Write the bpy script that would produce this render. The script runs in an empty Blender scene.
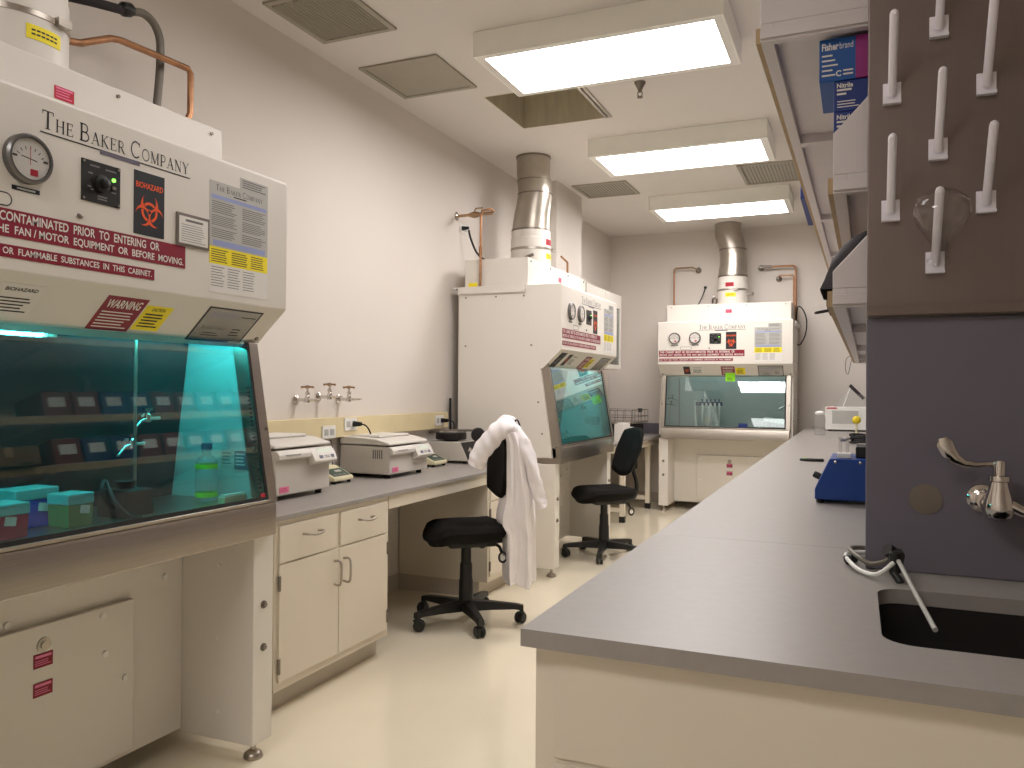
import bpy, math, random
from mathutils import Vector, Matrix
random.seed(7)
S = bpy.context.scene
COL = S.collection
R = math.radians

# ------------------------------------------------------------------ materials
def lin(c):
    return tuple(((v/255)/12.92 if v/255 <= .04045 else ((v/255+.055)/1.055)**2.4) for v in c)

def mat(name, rgb, rough=.5, metal=0., var=.03, scale=8., bump=0., bscale=200., coat=0., spec=None, stretch=None):
    m = bpy.data.materials.new(name); m.use_nodes = True
    nt = m.node_tree; b = nt.nodes['Principled BSDF']
    c = lin(rgb)
    b.inputs['Roughness'].default_value = rough
    b.inputs['Metallic'].default_value = metal
    if coat: b.inputs['Coat Weight'].default_value = coat; b.inputs['Coat Roughness'].default_value = .08
    if spec is not None: b.inputs['Specular IOR Level'].default_value = spec
    tc = nt.nodes.new('ShaderNodeTexCoord')
    mp = nt.nodes.new('ShaderNodeMapping'); nt.links.new(tc.outputs['Object'], mp.inputs['Vector'])
    if stretch: mp.inputs['Scale'].default_value = stretch
    n = nt.nodes.new('ShaderNodeTexNoise'); n.inputs['Scale'].default_value = scale
    n.inputs['Detail'].default_value = 4
    nt.links.new(mp.outputs['Vector'], n.inputs['Vector'])
    r = nt.nodes.new('ShaderNodeValToRGB')
    r.color_ramp.elements[0].position = .3; r.color_ramp.elements[1].position = .7
    r.color_ramp.elements[0].color = tuple(max(0, v*(1-var)) for v in c)+(1,)
    r.color_ramp.elements[1].color = tuple(min(1, v*(1+var)) for v in c)+(1,)
    nt.links.new(n.outputs['Fac'], r.inputs['Fac']); nt.links.new(r.outputs['Color'], b.inputs['Base Color'])
    if bump:
        n2 = nt.nodes.new('ShaderNodeTexNoise'); n2.inputs['Scale'].default_value = bscale
        nt.links.new(mp.outputs['Vector'], n2.inputs['Vector'])
        bp = nt.nodes.new('ShaderNodeBump'); bp.inputs['Strength'].default_value = bump; bp.inputs['Distance'].default_value = .002
        nt.links.new(n2.outputs['Fac'], bp.inputs['Height']); nt.links.new(bp.outputs['Normal'], b.inputs['Normal'])
    return m

def emit(name, col, strength):
    m = bpy.data.materials.new(name); m.use_nodes = True
    nt = m.node_tree; nt.nodes.clear()
    o = nt.nodes.new('ShaderNodeOutputMaterial'); e = nt.nodes.new('ShaderNodeEmission')
    e.inputs['Color'].default_value = tuple(col)+(1,); e.inputs['Strength'].default_value = strength
    nt.links.new(e.outputs[0], o.inputs[0]); return m

def glass(name, tint=(1, 1, 1), refl=1.0, ior=1.5, rough=0.0, haze=0.0):
    # thin clear sheet: transmission plus Fresnel reflection
    m = bpy.data.materials.new(name); m.use_nodes = True
    nt = m.node_tree; nt.nodes.clear()
    o = nt.nodes.new('ShaderNodeOutputMaterial')
    t = nt.nodes.new('ShaderNodeBsdfTransparent'); t.inputs['Color'].default_value = tuple(tint)+(1,)
    g = nt.nodes.new('ShaderNodeBsdfGlossy'); g.inputs['Roughness'].default_value = rough
    f = nt.nodes.new('ShaderNodeLayerWeight'); f.inputs['Blend'].default_value = .5
    r0 = ((ior-1)/(ior+1))**2
    pw = nt.nodes.new('ShaderNodeMath'); pw.operation = 'POWER'; pw.inputs[1].default_value = 5
    mu = nt.nodes.new('ShaderNodeMath'); mu.operation = 'MULTIPLY_ADD'; mu.use_clamp = True
    mu.inputs[1].default_value = (1-r0)*refl; mu.inputs[2].default_value = r0*refl
    mx = nt.nodes.new('ShaderNodeMixShader')
    nt.links.new(f.outputs['Facing'], pw.inputs[0]); nt.links.new(pw.outputs[0], mu.inputs[0]); nt.links.new(mu.outputs[0], mx.inputs[0])
    if haze:
        d = nt.nodes.new('ShaderNodeBsdfDiffuse'); d.inputs['Color'].default_value = (.8, .8, .8, 1)
        m2 = nt.nodes.new('ShaderNodeMixShader'); m2.inputs[0].default_value = haze
        nt.links.new(t.outputs[0], m2.inputs[1]); nt.links.new(d.outputs[0], m2.inputs[2])
        nt.links.new(m2.outputs[0], mx.inputs[1])
    else:
        nt.links.new(t.outputs[0], mx.inputs[1])
    nt.links.new(g.outputs[0], mx.inputs[2]); nt.links.new(mx.outputs[0], o.inputs[0])
    return m

M = {}
M['wall'] = mat('wall_paint', (227, 219, 211), .65, var=.012, scale=1.5, bump=.05, bscale=120)
M['ceil'] = mat('ceiling_paint', (224, 218, 212), .7, var=.012, scale=1.5)
M['floor'] = mat('vinyl_floor', (240, 229, 205), .16, var=.02, scale=3, coat=.5, spec=.5)
M['base'] = mat('vinyl_base', (196, 186, 172), .5)
M['cab'] = mat('cabinet_enamel', (228, 222, 213), .38, var=.012, scale=2)
M['case'] = mat('casework_paint', (224, 214, 197), .42, var=.012, scale=2)
M['case_in'] = mat('casework_gap', (88, 76, 62), .8)
M['top'] = mat('grey_laminate', (154, 148, 143), .38, var=.03, scale=40, spec=.45)
M['epoxy'] = mat('grey_epoxy_panel', (108, 103, 114), .5, var=.02)
M['sink'] = mat('black_epoxy_sink', (22, 18, 18), .45)
M['steel'] = mat('brushed_steel', (176, 168, 158), .33, 1., var=.06, scale=6, stretch=(1, 60, 60))
M['steeldk'] = mat('dull_steel', (140, 132, 124), .42, 1., var=.05, scale=5)
M['galv'] = mat('galvanised_duct', (182, 174, 162), .3, .75, var=.08, scale=10)
M['plen'] = mat('bare_plenum_metal', (206, 198, 176), .4, .25, var=.08, scale=5, stretch=(6, 6, 1))
M['pegsteel'] = mat('pegboard_steel', (130, 118, 114), .38, .85, var=.02, scale=5, stretch=(60, 60, 1))
M['chrome'] = mat('chrome', (215, 210, 205), .1, 1.)
M['brass'] = mat('worn_brass', (170, 140, 110), .3, 1.)
M['rim'] = mat('gauge_rim', (112, 110, 108), .35, .7)
M['copper'] = mat('copper_pipe', (176, 130, 96), .36, .9, var=.2, scale=14)
M['conduit'] = mat('grey_conduit', (120, 114, 104), .5, .4)
M['black'] = mat('black_plastic', (22, 21, 20), .45)
M['fabric'] = mat('black_upholstery', (24, 22, 21), .85, spec=.15, bump=.4, bscale=500)
M['rubber'] = mat('black_rubber', (16, 15, 15), .6)
M['white'] = mat('white_plastic', (238, 236, 230), .35)
M['fixt'] = mat('white_fixture_enamel', (250, 249, 240), .5, var=.01)
M['peg'] = mat('white_peg', (238, 234, 242), .35)
M['wpaper'] = mat('white_paper', (230, 226, 220), .7)
M['gpaper'] = mat('grey_sheet', (186, 184, 178), .6)
M['gink'] = mat('grey_ink', (120, 118, 116), .7)
M['ink'] = mat('black_ink', (38, 36, 38), .7)
M['bluebar'] = mat('blue_bar', (150, 160, 205), .6)
M['red'] = mat('maroon_label', (136, 14, 44), .5)
M['crim'] = mat('red_tag', (190, 20, 50), .5)
M['yellow'] = mat('yellow_label', (246, 226, 20), .5)
M['lime'] = mat('lime_label', (150, 235, 30), .5)
M['orange'] = mat('orange_print', (238, 88, 24), .5)
M['lblack'] = mat('label_black', (26, 28, 36), .5)
M['slate'] = mat('slate_bar', (104, 98, 112), .5)
M['pink'] = mat('pink_sticker', (236, 130, 170), .6)
M['nplate'] = mat('name_plate', (184, 180, 174), .5, .0)
M['vent'] = mat('vent_grey', (164, 157, 142), .5, .0)
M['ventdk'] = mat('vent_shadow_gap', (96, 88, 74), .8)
M['race'] = mat('cream_raceway', (228, 212, 170), .5)
M['instr'] = mat('instrument_grey', (206, 200, 190), .45, var=.012)
M['instrlid'] = mat('instrument_lid', (218, 213, 204), .42, var=.012)
M['cream'] = mat('cream_scale', (228, 220, 184), .45)
M['keypad'] = mat('dark_green_keypad', (52, 72, 58), .5)
M['lcd'] = mat('pale_display', (220, 228, 214), .3)
M['btn'] = mat('blue_grey_button', (96, 98, 120), .5)
M['coat'] = mat('white_cotton', (248, 243, 245), .85, var=.03, bump=.3, bscale=60)
M['blue'] = mat('deep_blue_enamel', (14, 62, 140), .35)
M['boxblue'] = mat('blue_carton', (20, 84, 160), .5, var=.05)
M['boxnavy'] = mat('navy_carton', (26, 52, 128), .5, var=.05)
M['magenta'] = mat('magenta_print', (150, 36, 120), .5)
M['pblue'] = mat('blue_rack', (20, 60, 190), .4)
M['pred'] = mat('red_rack', (190, 28, 66), .4)
M['pgreen'] = mat('green_rack', (104, 128, 74), .4)
M['plid'] = mat('frosted_lid', (120, 190, 190), .3)
M['wood'] = mat('pale_wood_block', (206, 176, 140), .6, var=.1, scale=20, stretch=(1, 20, 20))
M['tan'] = mat('tan_edge', (172, 148, 112), .6, var=.08, scale=14)
M['card'] = mat('brown_cardboard', (128, 98, 72), .8)
M['shelf'] = mat('shelf_enamel', (214, 207, 207), .45)
M['bag'] = mat('dark_nylon', (46, 40, 44), .8, bump=.4, bscale=300)
M['ballyel'] = mat('yellow_ball', (230, 205, 30), .4)
M['inliner'] = mat('liner_pale_steel', (200, 206, 206), .5, .25, var=.03)
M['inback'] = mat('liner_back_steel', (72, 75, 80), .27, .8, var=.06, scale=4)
M['bookblue'] = mat('blue_file_box', (34, 42, 96), .5)
M['bookred'] = mat('red_file_box', (110, 26, 34), .5)
M['glass'] = glass('sash_glass', (.78, .86, .86), refl=2.3, ior=1.5)
M['clear'] = glass('clear_glassware', (.985, .985, .985), refl=1.0, ior=1.45)
M['acry'] = glass('clear_acrylic', (.95, .95, .95), refl=1.2, ior=1.45, haze=.10)
M['lens'] = emit('lamp_lens', (1.0, .955, .935), 18.2)
M['lens_low'] = emit('low_lamp_lens', (1.0, .955, .935), 5.)  # unseen ceiling light, emission set low to balance the near left side
M['lens_dim'] = emit('dim_lamp_lens', (1.0, .955, .935), 15.)  # unseen ceiling light, emission tuned to lift the camera-facing surfaces
M['teal'] = emit('cabinet_tube_teal', (.035, .60, .62), 62.)
M['teal_soft'] = emit('cabinet_tube_pale', (.66, .85, .86), 5.5)
M['led'] = emit('green_led', (.25, 1., .1), 2.5)

# ------------------------------------------------------------------ mesh builder
class MB:
    def __init__(s): s.v = []; s.f = []; s.mi = []; s.M = Matrix.Identity(4)
    def add(s, vs, fs, mi=0):
        n = len(s.v)
        s.v += [tuple(s.M @ Vector(p)) for p in vs]
        s.f += [tuple(i+n for i in f) for f in fs]; s.mi += [mi]*len(fs)
    def box(s, x0, x1, y0, y1, z0, z1, mi=0):
        vs = [(x, y, z) for x in (x0, x1) for y in (y0, y1) for z in (z0, z1)]
        s.add(vs, [(0, 1, 3, 2), (4, 6, 7, 5), (0, 4, 5, 1), (2, 3, 7, 6), (0, 2, 6, 4), (1, 5, 7, 3)], mi); return s
    def prism(s, poly, lo, hi, axis='x', mi=0):
        # poly: 2D points in the plane across axis: x->(y,z)  y->(x,z)  z->(x,y)
        def P(a, b, c): return {'x': (c, a, b), 'y': (a, c, b), 'z': (a, b, c)}[axis]
        n = len(poly)
        vs = [P(a, b, lo) for a, b in poly]+[P(a, b, hi) for a, b in poly]
        fs = [tuple(range(n-1, -1, -1)), tuple(range(n, 2*n))]+[(i, (i+1) % n, n+(i+1) % n, n+i) for i in range(n)]
        ar = sum(poly[i][0]*poly[(i+1) % n][1]-poly[(i+1) % n][0]*poly[i][1] for i in range(n))
        if (ar > 0) == (axis == 'y'): fs = [f[::-1] for f in fs]
        s.add(vs, fs, mi); return s
    def tube(s, pts, r, n=10, mi=0, smooth=0, cap=True):
        pts = [Vector(p) for p in pts]
        if smooth and len(pts) > 2:
            q = []
            for i in range(len(pts)-1):
                a, b, c, d = pts[max(i-1, 0)], pts[i], pts[i+1], pts[min(i+2, len(pts)-1)]
                for k in range(smooth):
                    t = k/smooth
                    q.append(.5*((2*b)+(c-a)*t+(2*a-5*b+4*c-d)*t*t+(3*b-a-3*c+d)*t**3))
            pts = q+[pts[-1]]
        m = len(pts)
        rs = r if isinstance(r, (list, tuple)) else [r]*m
        if len(rs) != m:
            rs = [rs[min(len(rs)-1, int(i*(len(rs)-1)/(m-1)))]*(1-(i*(len(rs)-1)/(m-1)) % 1)+rs[min(len(rs)-1, int(i*(len(rs)-1)/(m-1))+1)]*((i*(len(rs)-1)/(m-1)) % 1) for i in range(m)]
        vs = []; N = None
        for i, p in enumerate(pts):
            T = (pts[min(i+1, m-1)]-pts[max(i-1, 0)]).normalized()
            if N is None:
                N = T.cross(Vector((0, 0, 1)))
                if N.length < .1: N = T.cross(Vector((1, 0, 0)))
            N = (N-T*N.dot(T)).normalized(); B = T.cross(N)
            for k in range(n):
                a = 2*math.pi*k/n
                vs.append(p+(N*math.cos(a)+B*math.sin(a))*rs[i])
        fs = [(i*n+k, i*n+(k+1) % n, (i+1)*n+(k+1) % n, (i+1)*n+k) for i in range(m-1) for k in range(n)]
        if cap: fs += [tuple(range(n-1, -1, -1)), tuple(range((m-1)*n, m*n))]
        s.add(vs, fs, mi); return s
    def cyl(s, p, q, r, n=20, mi=0, r2=None):
        return s.tube([p, q], [r, r if r2 is None else r2], n, mi)
    def lathe(s, prof, c=(0, 0, 0), ax=(0, 0, 1), n=24, mi=0, cap=True):
        A = Vector(ax).normalized(); N = A.cross(Vector((0, 1, 0)))
        if N.length < .1: N = A.cross(Vector((1, 0, 0)))
        N.normalize(); B = A.cross(N); c = Vector(c); vs = []
        for r, h in prof:
            for k in range(n):
                a = 2*math.pi*k/n; vs.append(c+A*h+(N*math.cos(a)+B*math.sin(a))*r)
        m = len(prof)
        fs = [(i*n+k, i*n+(k+1) % n, (i+1)*n+(k+1) % n, (i+1)*n+k) for i in range(m-1) for k in range(n)]
        if cap: fs += [tuple(range(n-1, -1, -1)), tuple(range((m-1)*n, m*n))]
        s.add(vs, fs, mi); return s
    def ball(s, c, r, n=14, mi=0, sc=(1, 1, 1)):
        m = n//2+1; vs = []; c = Vector(c)
        for i in range(m):
            t = math.pi*i/(m-1)
            for k in range(n):
                a = 2*math.pi*k/n
                vs.append((c.x+r*sc[0]*math.sin(t)*math.cos(a), c.y+r*sc[1]*math.sin(t)*math.sin(a), c.z+r*sc[2]*math.cos(t)))
        fs = [(i*n+k, (i+1)*n+k, (i+1)*n+(k+1) % n, i*n+(k+1) % n) for i in range(m-1) for k in range(n)]
        s.add(vs, fs, mi); return s
    def quad(s, a, b, c, d, mi=0): s.add([a, b, c, d], [(0, 1, 2, 3)], mi); return s

def shade(me, ang=38):
    me.polygons.foreach_set('use_smooth', [True]*len(me.polygons))
    me.set_sharp_from_angle(angle=R(ang))

def obj(name, mb, mats, parent=None, bev=0., seg=2, subsurf=0, world=None):
    """links the builder as ONE mesh object; world = origin to subtract (parts drawn in room coordinates)"""
    if not isinstance(mats, (list, tuple)): mats = [mats]
    vs = mb.v
    off = Vector((0, 0, 0))
    if parent is None and world is None:
        xs = [p[0] for p in vs]; ys = [p[1] for p in vs]; zs = [p[2] for p in vs]
        off = Vector(((min(xs)+max(xs))/2, (min(ys)+max(ys))/2, min(zs)))
    elif world is not None: off = Vector(world)
    me = bpy.data.meshes.new(name)
    me.from_pydata([tuple(Vector(p)-off) for p in vs], [], mb.f)
    for m in mats: me.materials.append(M[m] if isinstance(m, str) else m)
    me.polygons.foreach_set('material_index', mb.mi)
    me.validate(); shade(me)
    o = bpy.data.objects.new(name, me); COL.objects.link(o)
    if parent is not None: o.parent = parent
    else: o.location = off
    if bev:
        b = o.modifiers.new('bevel', 'BEVEL'); b.width = bev; b.segments = seg; b.limit_method = 'ANGLE'; b.angle_limit = R(40)
        b.harden_normals = True
    if subsurf:
        b = o.modifiers.new('sub', 'SUBSURF'); b.levels = subsurf; b.render_levels = subsurf
    return o

def each(name, mb, mats, parent=None, **k):
    """one object per connected piece of the builder"""
    n = len(mb.v); p = list(range(n))
    def find(a):
        while p[a] != a: p[a] = p[p[a]]; a = p[a]
        return a
    for f in mb.f:
        for b in f[1:]:
            ra, rb = find(f[0]), find(b)
            if ra != rb: p[rb] = ra
    out = []; groups = {}
    for i, f in enumerate(mb.f): groups.setdefault(find(f[0]), []).append(i)
    for g in groups.values():
        q = MB(); ix = {}
        for i in g:
            fs = []
            for a in mb.f[i]:
                if a not in ix: ix[a] = len(q.v); q.v.append(mb.v[a])
                fs.append(ix[a])
            q.f.append(tuple(fs)); q.mi.append(mb.mi[i])
        out.append(obj(name, q, mats, parent, **k))
    return out

def tag(o, label=None, cat=None, group=None, kind=None):
    if label: o['label'] = label
    if cat: o['category'] = cat
    if group: o['group'] = group
    if kind: o['kind'] = kind
    return o

def thing(name, label, cat, loc=(0, 0, 0), rz=0, group=None):
    o = bpy.data.objects.new(name, None); COL.objects.link(o); o.empty_display_size = .1
    o.location = loc; o.rotation_euler = (0, 0, rz)
    return tag(o, label, cat, group)

def struct(name, mb, m, **k): return tag(obj(name, mb, m, **k), kind='structure')

def copy_tree(o, parent=None):
    c = o.copy(); COL.objects.link(c)
    if parent is not None: c.parent = parent
    for ch in [x for x in bpy.data.objects if x.parent == o]: copy_tree(ch, c)
    return c

# ------------------------------------------------------------------ lettering
_tc = {}
def text_geo(body, bold=0.):
    k = (body, bold)
    if k in _tc: return _tc[k]
    cu = bpy.data.curves.new('t', 'FONT'); cu.body = body; cu.size = 1; cu.resolution_u = 3; cu.offset = bold
    o = bpy.data.objects.new('t', cu); COL.objects.link(o)
    me = bpy.data.meshes.new_from_object(o.evaluated_get(bpy.context.evaluated_depsgraph_get()))
    vs = [tuple(v.co) for v in me.vertices]; fs = [tuple(p.vertices) for p in me.polygons]
    bpy.data.objects.remove(o); bpy.data.curves.remove(cu); bpy.data.meshes.remove(me)
    _tc[k] = (vs, fs); return vs, fs

def put_text(mb, body, O, w, h, right=(1, 0, 0), up=(0, 0, 1), mi=1, bold=0., shear=0.):
    """lettering fitted to a w x h box whose lower-left corner is O"""
    vs, fs = text_geo(body, bold)
    x0 = min(v[0] for v in vs); x1 = max(v[0] for v in vs); y0 = min(v[1] for v in vs); y1 = max(v[1] for v in vs)
    O = Vector(O); r = Vector(right); u = Vector(up)
    mb.add([O+r*((v[0]-x0)/(x1-x0)*w+shear*(v[1]-y0)/(y1-y0)*h)+u*((v[1]-y0)/(y1-y0)*h) for v in vs], fs, mi)

A_ = lambda cx, cy, rx, ry, a0, a1, n=9: [(cx+rx*math.cos(R(a0+(a1-a0)*i/n)), cy+ry*math.sin(R(a0+(a1-a0)*i/n))) for i in range(n+1)]
TK, TN = .13, .05      # thick and thin strokes of the roman capitals
def sf(x, y, w=.24): return ([(x-w/2, y), (x+w/2, y)], TN)
GL = {
 'T': (.8, [([(.4, 0), (.4, 1)], TK), ([(.03, .98), (.77, .98)], TN), ([(.04, .98), (.04, .8)], TN), ([(.76, .98), (.76, .8)], TN), sf(.4, .02, .32)]),
 'H': (.9, [([(.16, 0), (.16, 1)], TK), ([(.74, 0), (.74, 1)], TK), ([(.16, .5), (.74, .5)], TN), sf(.16, .02), sf(.16, .98), sf(.74, .02), sf(.74, .98)]),
 'E': (.72, [([(.16, 0), (.16, 1)], TK), ([(.04, .98), (.64, .98)], TN), ([(.64, .98), (.64, .8)], TN), ([(.16, .52), (.5, .52)], TN), ([(.5, .62), (.5, .42)], TN), ([(.04, .02), (.66, .02)], TN), ([(.66, .02), (.68, .22)], TN)]),
 'B': (.76, [([(.16, 0), (.16, 1)], TK), ([(.04, .98), (.4, .98)]+A_(.4, .75, .2, .23, 90, -90)+[(.16, .52)], .07), ([(.16, .52), (.42, .52)]+A_(.42, .27, .26, .25, 90, -90)+[(.04, .02)], .08)]),
 'A': (.9, [([(.12, 0), (.45, 1)], TN), ([(.43, 1), (.78, 0)], TK), ([(.24, .34), (.66, .34)], TN), sf(.1, .02), sf(.79, .02, .28)]),
 'K': (.88, [([(.16, 0), (.16, 1)], TK), ([(.16, .45), (.66, .98)], TN), ([(.32, .58), (.76, 0)], TK), sf(.16, .02), sf(.16, .98), sf(.68, .98), sf(.78, .02)]),
 'R': (.84, [([(.16, 0), (.16, 1)], TK), ([(.04, .98), (.4, .98)]+A_(.4, .73, .22, .25, 90, -90)+[(.16, .48)], .07), ([(.4, .48), (.74, 0)], TK), sf(.16, .02), sf(.76, .02)]),
 'C': (.86, [(A_(.47, .5, .38, .49, 45, 315, 16), .085), ([(.76, .98), (.76, .72)], TN)]),
 'O': (.94, [(A_(.47, .5, .4, .49, 0, 360, 22), .085)]),
 'M': (1.06, [([(.14, 0), (.14, 1)], TN), ([(.14, 1), (.53, .02)], TK), ([(.53, .02), (.9, 1)], TN), ([(.9, 0), (.9, 1)], TK), sf(.14, .02), sf(.9, .02, .28), sf(.1, .98), sf(.94, .98)]),
 'P': (.74, [([(.16, 0), (.16, 1)], TK), ([(.04, .98), (.4, .98)]+A_(.4, .7, .24, .28, 90, -90)+[(.16, .42)], .07), sf(.16, .02, .28)]),
 'N': (.92, [([(.14, 0), (.14, 1)], TN), ([(.14, 1), (.76, 0)], TK), ([(.76, 0), (.76, 1)], TN), sf(.14, .02), sf(.1, .98, .2), sf(.76, .98)]),
 'Y': (.84, [([(.1, 1), (.42, .45)], TK), ([(.74, 1), (.42, .45)], TN), ([(.42, .45), (.42, 0)], TK), sf(.1, .98), sf(.74, .98), sf(.42, .02, .28)]),
}
def stroke(mb, pts, w, O, r, u, sx, sy, mi):
    n = len(pts); L = []; Rr = []
    for i in range(n):
        a = pts[max(i-1, 0)]; b = pts[min(i+1, n-1)]
        d = Vector((b[0]-a[0], b[1]-a[1])); d.normalize(); p = Vector(pts[i]); q = Vector((-d.y, d.x))*w/2
        L.append(p+q); Rr.append(p-q)
    vs = [O+r*(p.x*sx)+u*(p.y*sy) for p in Rr+L]
    mb.add(vs, [(i, i+1, n+i+1, n+i) for i in range(n-1)], mi)
def roman(mb, text, O, w, cap, small, mi=1, right=(1, 0, 0), up=(0, 0, 1)):
    tot = 0; items = []
    for i, ch in enumerate(text):
        if ch == ' ': tot += .35*cap; continue
        first = i == 0 or text[i-1] == ' '
        h = cap if first else small
        items.append((ch, tot, h)); tot += (GL[ch][0]+.12)*h
    k = w/tot; O = Vector(O); r = Vector(right); u = Vector(up)
    for ch, x, h in items:
        for pts, wd in GL[ch][1]: stroke(mb, pts, wd, O+r*(x*k), r, u, h*k, h, mi)

def biohazard(mb, c, s, mi, right=(1, 0, 0), up=(0, 0, 1)):
    c = Vector(c); r = Vector(right); u = Vector(up)
    def P(x, y): return c+r*(x*s)+u*(y*s)
    N = 72
    cs = [(math.cos(R(90+120*k)), math.sin(R(90+120*k))) for k in range(3)]
    def inside(x, y):
        rr = math.hypot(x, y)
        cut = any(math.hypot(x-.56*a, y-.56*b) < .43 for a, b in cs)
        if any(math.hypot(x-.40*a, y-.40*b) < .55 for a, b in cs) and not cut and rr > .10: return True
        return .38 < rr < .52 and any(math.hypot(x-.56*a, y-.56*b) < .385 for a, b in cs)
    for j in range(N):
        y = -1+2*(j+.5)/N; i = 0
        while i < N:
            if inside(-1+2*(i+.5)/N, y):
                k = i
                while k < N and inside(-1+2*(k+.5)/N, y): k += 1
                x0, x1, y0, y1 = -1+2*i/N, -1+2*k/N, -1+2*j/N, -1+2*(j+1)/N
                mb.quad(P(x0, y0), P(x1, y0), P(x1, y1), P(x0, y1), mi); i = k
            else: i += 1

def lines(mb, x0, x1, z0, z1, n, O, right, up, mi, rag=.25, th=.35, seed=1):
    """rows of fine print, too small to read"""
    rnd = random.Random(seed); O = Vector(O); r = Vector(right); u = Vector(up); dz = (z1-z0)/n
    for i in range(n):
        a = x0; b = x1-(x1-x0)*rag*rnd.random(); z = z0+dz*(i+.3)
        mb.quad(O+r*a+u*z, O+r*b+u*z, O+r*b+u*(z+dz*th), O+r*a+u*(z+dz*th), mi)

# ------------------------------------------------------------------ camera
def cam():
    y, t, r = R(23.2273), R(.353), R(.4039)
    F = Vector((-math.sin(y)*math.cos(t), math.cos(y)*math.cos(t), math.sin(t)))
    Rt = Vector((math.cos(y), math.sin(y), 0)); U = Rt.cross(F)
    R2 = Rt*math.cos(r)+U*math.sin(r); U2 = -Rt*math.sin(r)+U*math.cos(r)
    c = bpy.data.cameras.new('camera'); o = bpy.data.objects.new('camera', c); COL.objects.link(o)
    m = Matrix((R2, U2, -F)).transposed().to_4x4(); m.translation = Vector((0, 0, 1.3112)); o.matrix_world = m
    c.sensor_width = 36; c.lens = 804.85/1024*36; c.clip_start = .05; c.clip_end = 60
    S.camera = o
cam()
ZC = 3.159; XW = -2.763; YW = 9.435; XR = 3.3; YB = -1.6

# ------------------------------------------------------------------ the room
struct('floor', MB().box(XW-.1, XR+.1, YB-.1, YW+.1, -.1, 0), 'floor')
HX0, HX1, HY0, HY1 = -2.182, -1.533, 4.60, 5.26      # open ceiling bay
m = MB()
m.box(XW-.1, XR+.1, YB-.1, HY0, ZC, ZC+.1); m.box(XW-.1, XR+.1, HY1, YW+.1, ZC, ZC+.1)
m.box(XW-.1, HX0, HY0, HY1, ZC, ZC+.1); m.box(HX1, XR+.1, HY0, HY1, ZC, ZC+.1)
struct('ceiling', m, 'ceil')
struct('wall_left', MB().box(XW-.1, XW, YB-.1, YW+.1, 0, ZC), 'wall')
struct('wall_back', MB().box(XW, XR, YW, YW+.1, 0, ZC), 'wall')
struct('wall_right', MB().box(XR, XR+.1, YB-.1, YW+.1, 0, ZC), 'wall')
struct('wall_front', MB().box(XW, XR, YB-.1, YB, 0, ZC), 'wall')
struct('wall_pilaster', MB().box(XW, -2.45, 6.68, 7.385, 0, ZC), 'wall')
m = MB(); m.box(XW, XW+.006, YB, 6.68, 0, .1); m.box(XW, XW+.006, 7.385, YW, 0, .1); [tag(b, kind='structure') for b in each('baseboard_left', m, 'base')]
struct('baseboard_back', MB().box(XW, XR, YW-.006, YW, 0, .1), 'base')

# open bay: bare metal plenum above the missing panel
t = thing('ceiling_bay', 'open square ceiling bay lined in bare shiny metal, behind the nearest light', 'ceiling opening', ((HX0+HX1)/2, (HY0+HY1)/2, ZC))
m = MB(); e = .004; zt = ZC+.42
m.box(HX0, HX0+e, HY0, HY1, ZC-.002, zt); m.box(HX1-e, HX1, HY0, HY1, ZC-.002, zt)
m.box(HX0, HX1, HY1-e, HY1, ZC-.002, zt); m.box(HX0, HX1, HY0, HY0+e, ZC-.002, zt); m.box(HX0, HX1, HY0, HY1, zt, zt+e)
obj('plenum', m, 'plen', t, world=t.location)
m = MB(); m.box(HX1-.05, HX1-.03, HY0+.01, HY1-.01, ZC-.008, ZC+.01); m.box(HX1-.02, HX1, HY0+.01, HY1-.01, ZC-.008, ZC+.01)
each('rail', m, 'steel', t, world=t.location)

def ceiling_light(y, lens='lens'):
    t = thing('ceiling_light', '', 'ceiling light', (-1.203, y+.265, ZC), 0, 'ceiling lights')
    m = MB(); x, d, h = .635, .305, .131
    m.box(-x, x, -d, -d+.012, -h, 0); m.box(-x, x, d-.012, d, -h, 0); m.box(-x, -x+.012, -d+.012, d-.012, -h, 0); m.box(x-.012, x, -d+.012, d-.012, -h, 0)
    obj('housing', m, 'fixt', t, bev=.002)
    m = MB(); lx, ly = .585, .265
    m.box(-x+.012, x-.012, -d+.012, -ly, -h, -h+.01); m.box(-x+.012, x-.012, ly, d-.012, -h, -h+.01)
    m.box(-x+.012, -lx, -ly, ly, -h, -h+.01); m.box(lx, x-.012, -ly, ly, -h, -h+.01)
    obj('door_frame', m, 'white', t)
    obj('diffuser', MB().box(-lx, lx, -ly, ly, -h+.002, -h+.008), lens, t)
    return t
for y, l in [(3.7814, 'largest and nearest lit ceiling light, in front of the open metal ceiling bay'),
             (5.713, 'middle lit ceiling light, between the nearest light and the far light'),
             (7.6094, 'farthest lit ceiling light, above the far cabinet exhaust duct')]:
    ceiling_light(y)['label'] = l

ceiling_light(1.85, 'lens_low')['label'] = 'ceiling light above the camera, out of the frame'
ceiling_light(-.55, 'lens_dim')['label'] = 'ceiling light behind the camera, out of the frame'

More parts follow.
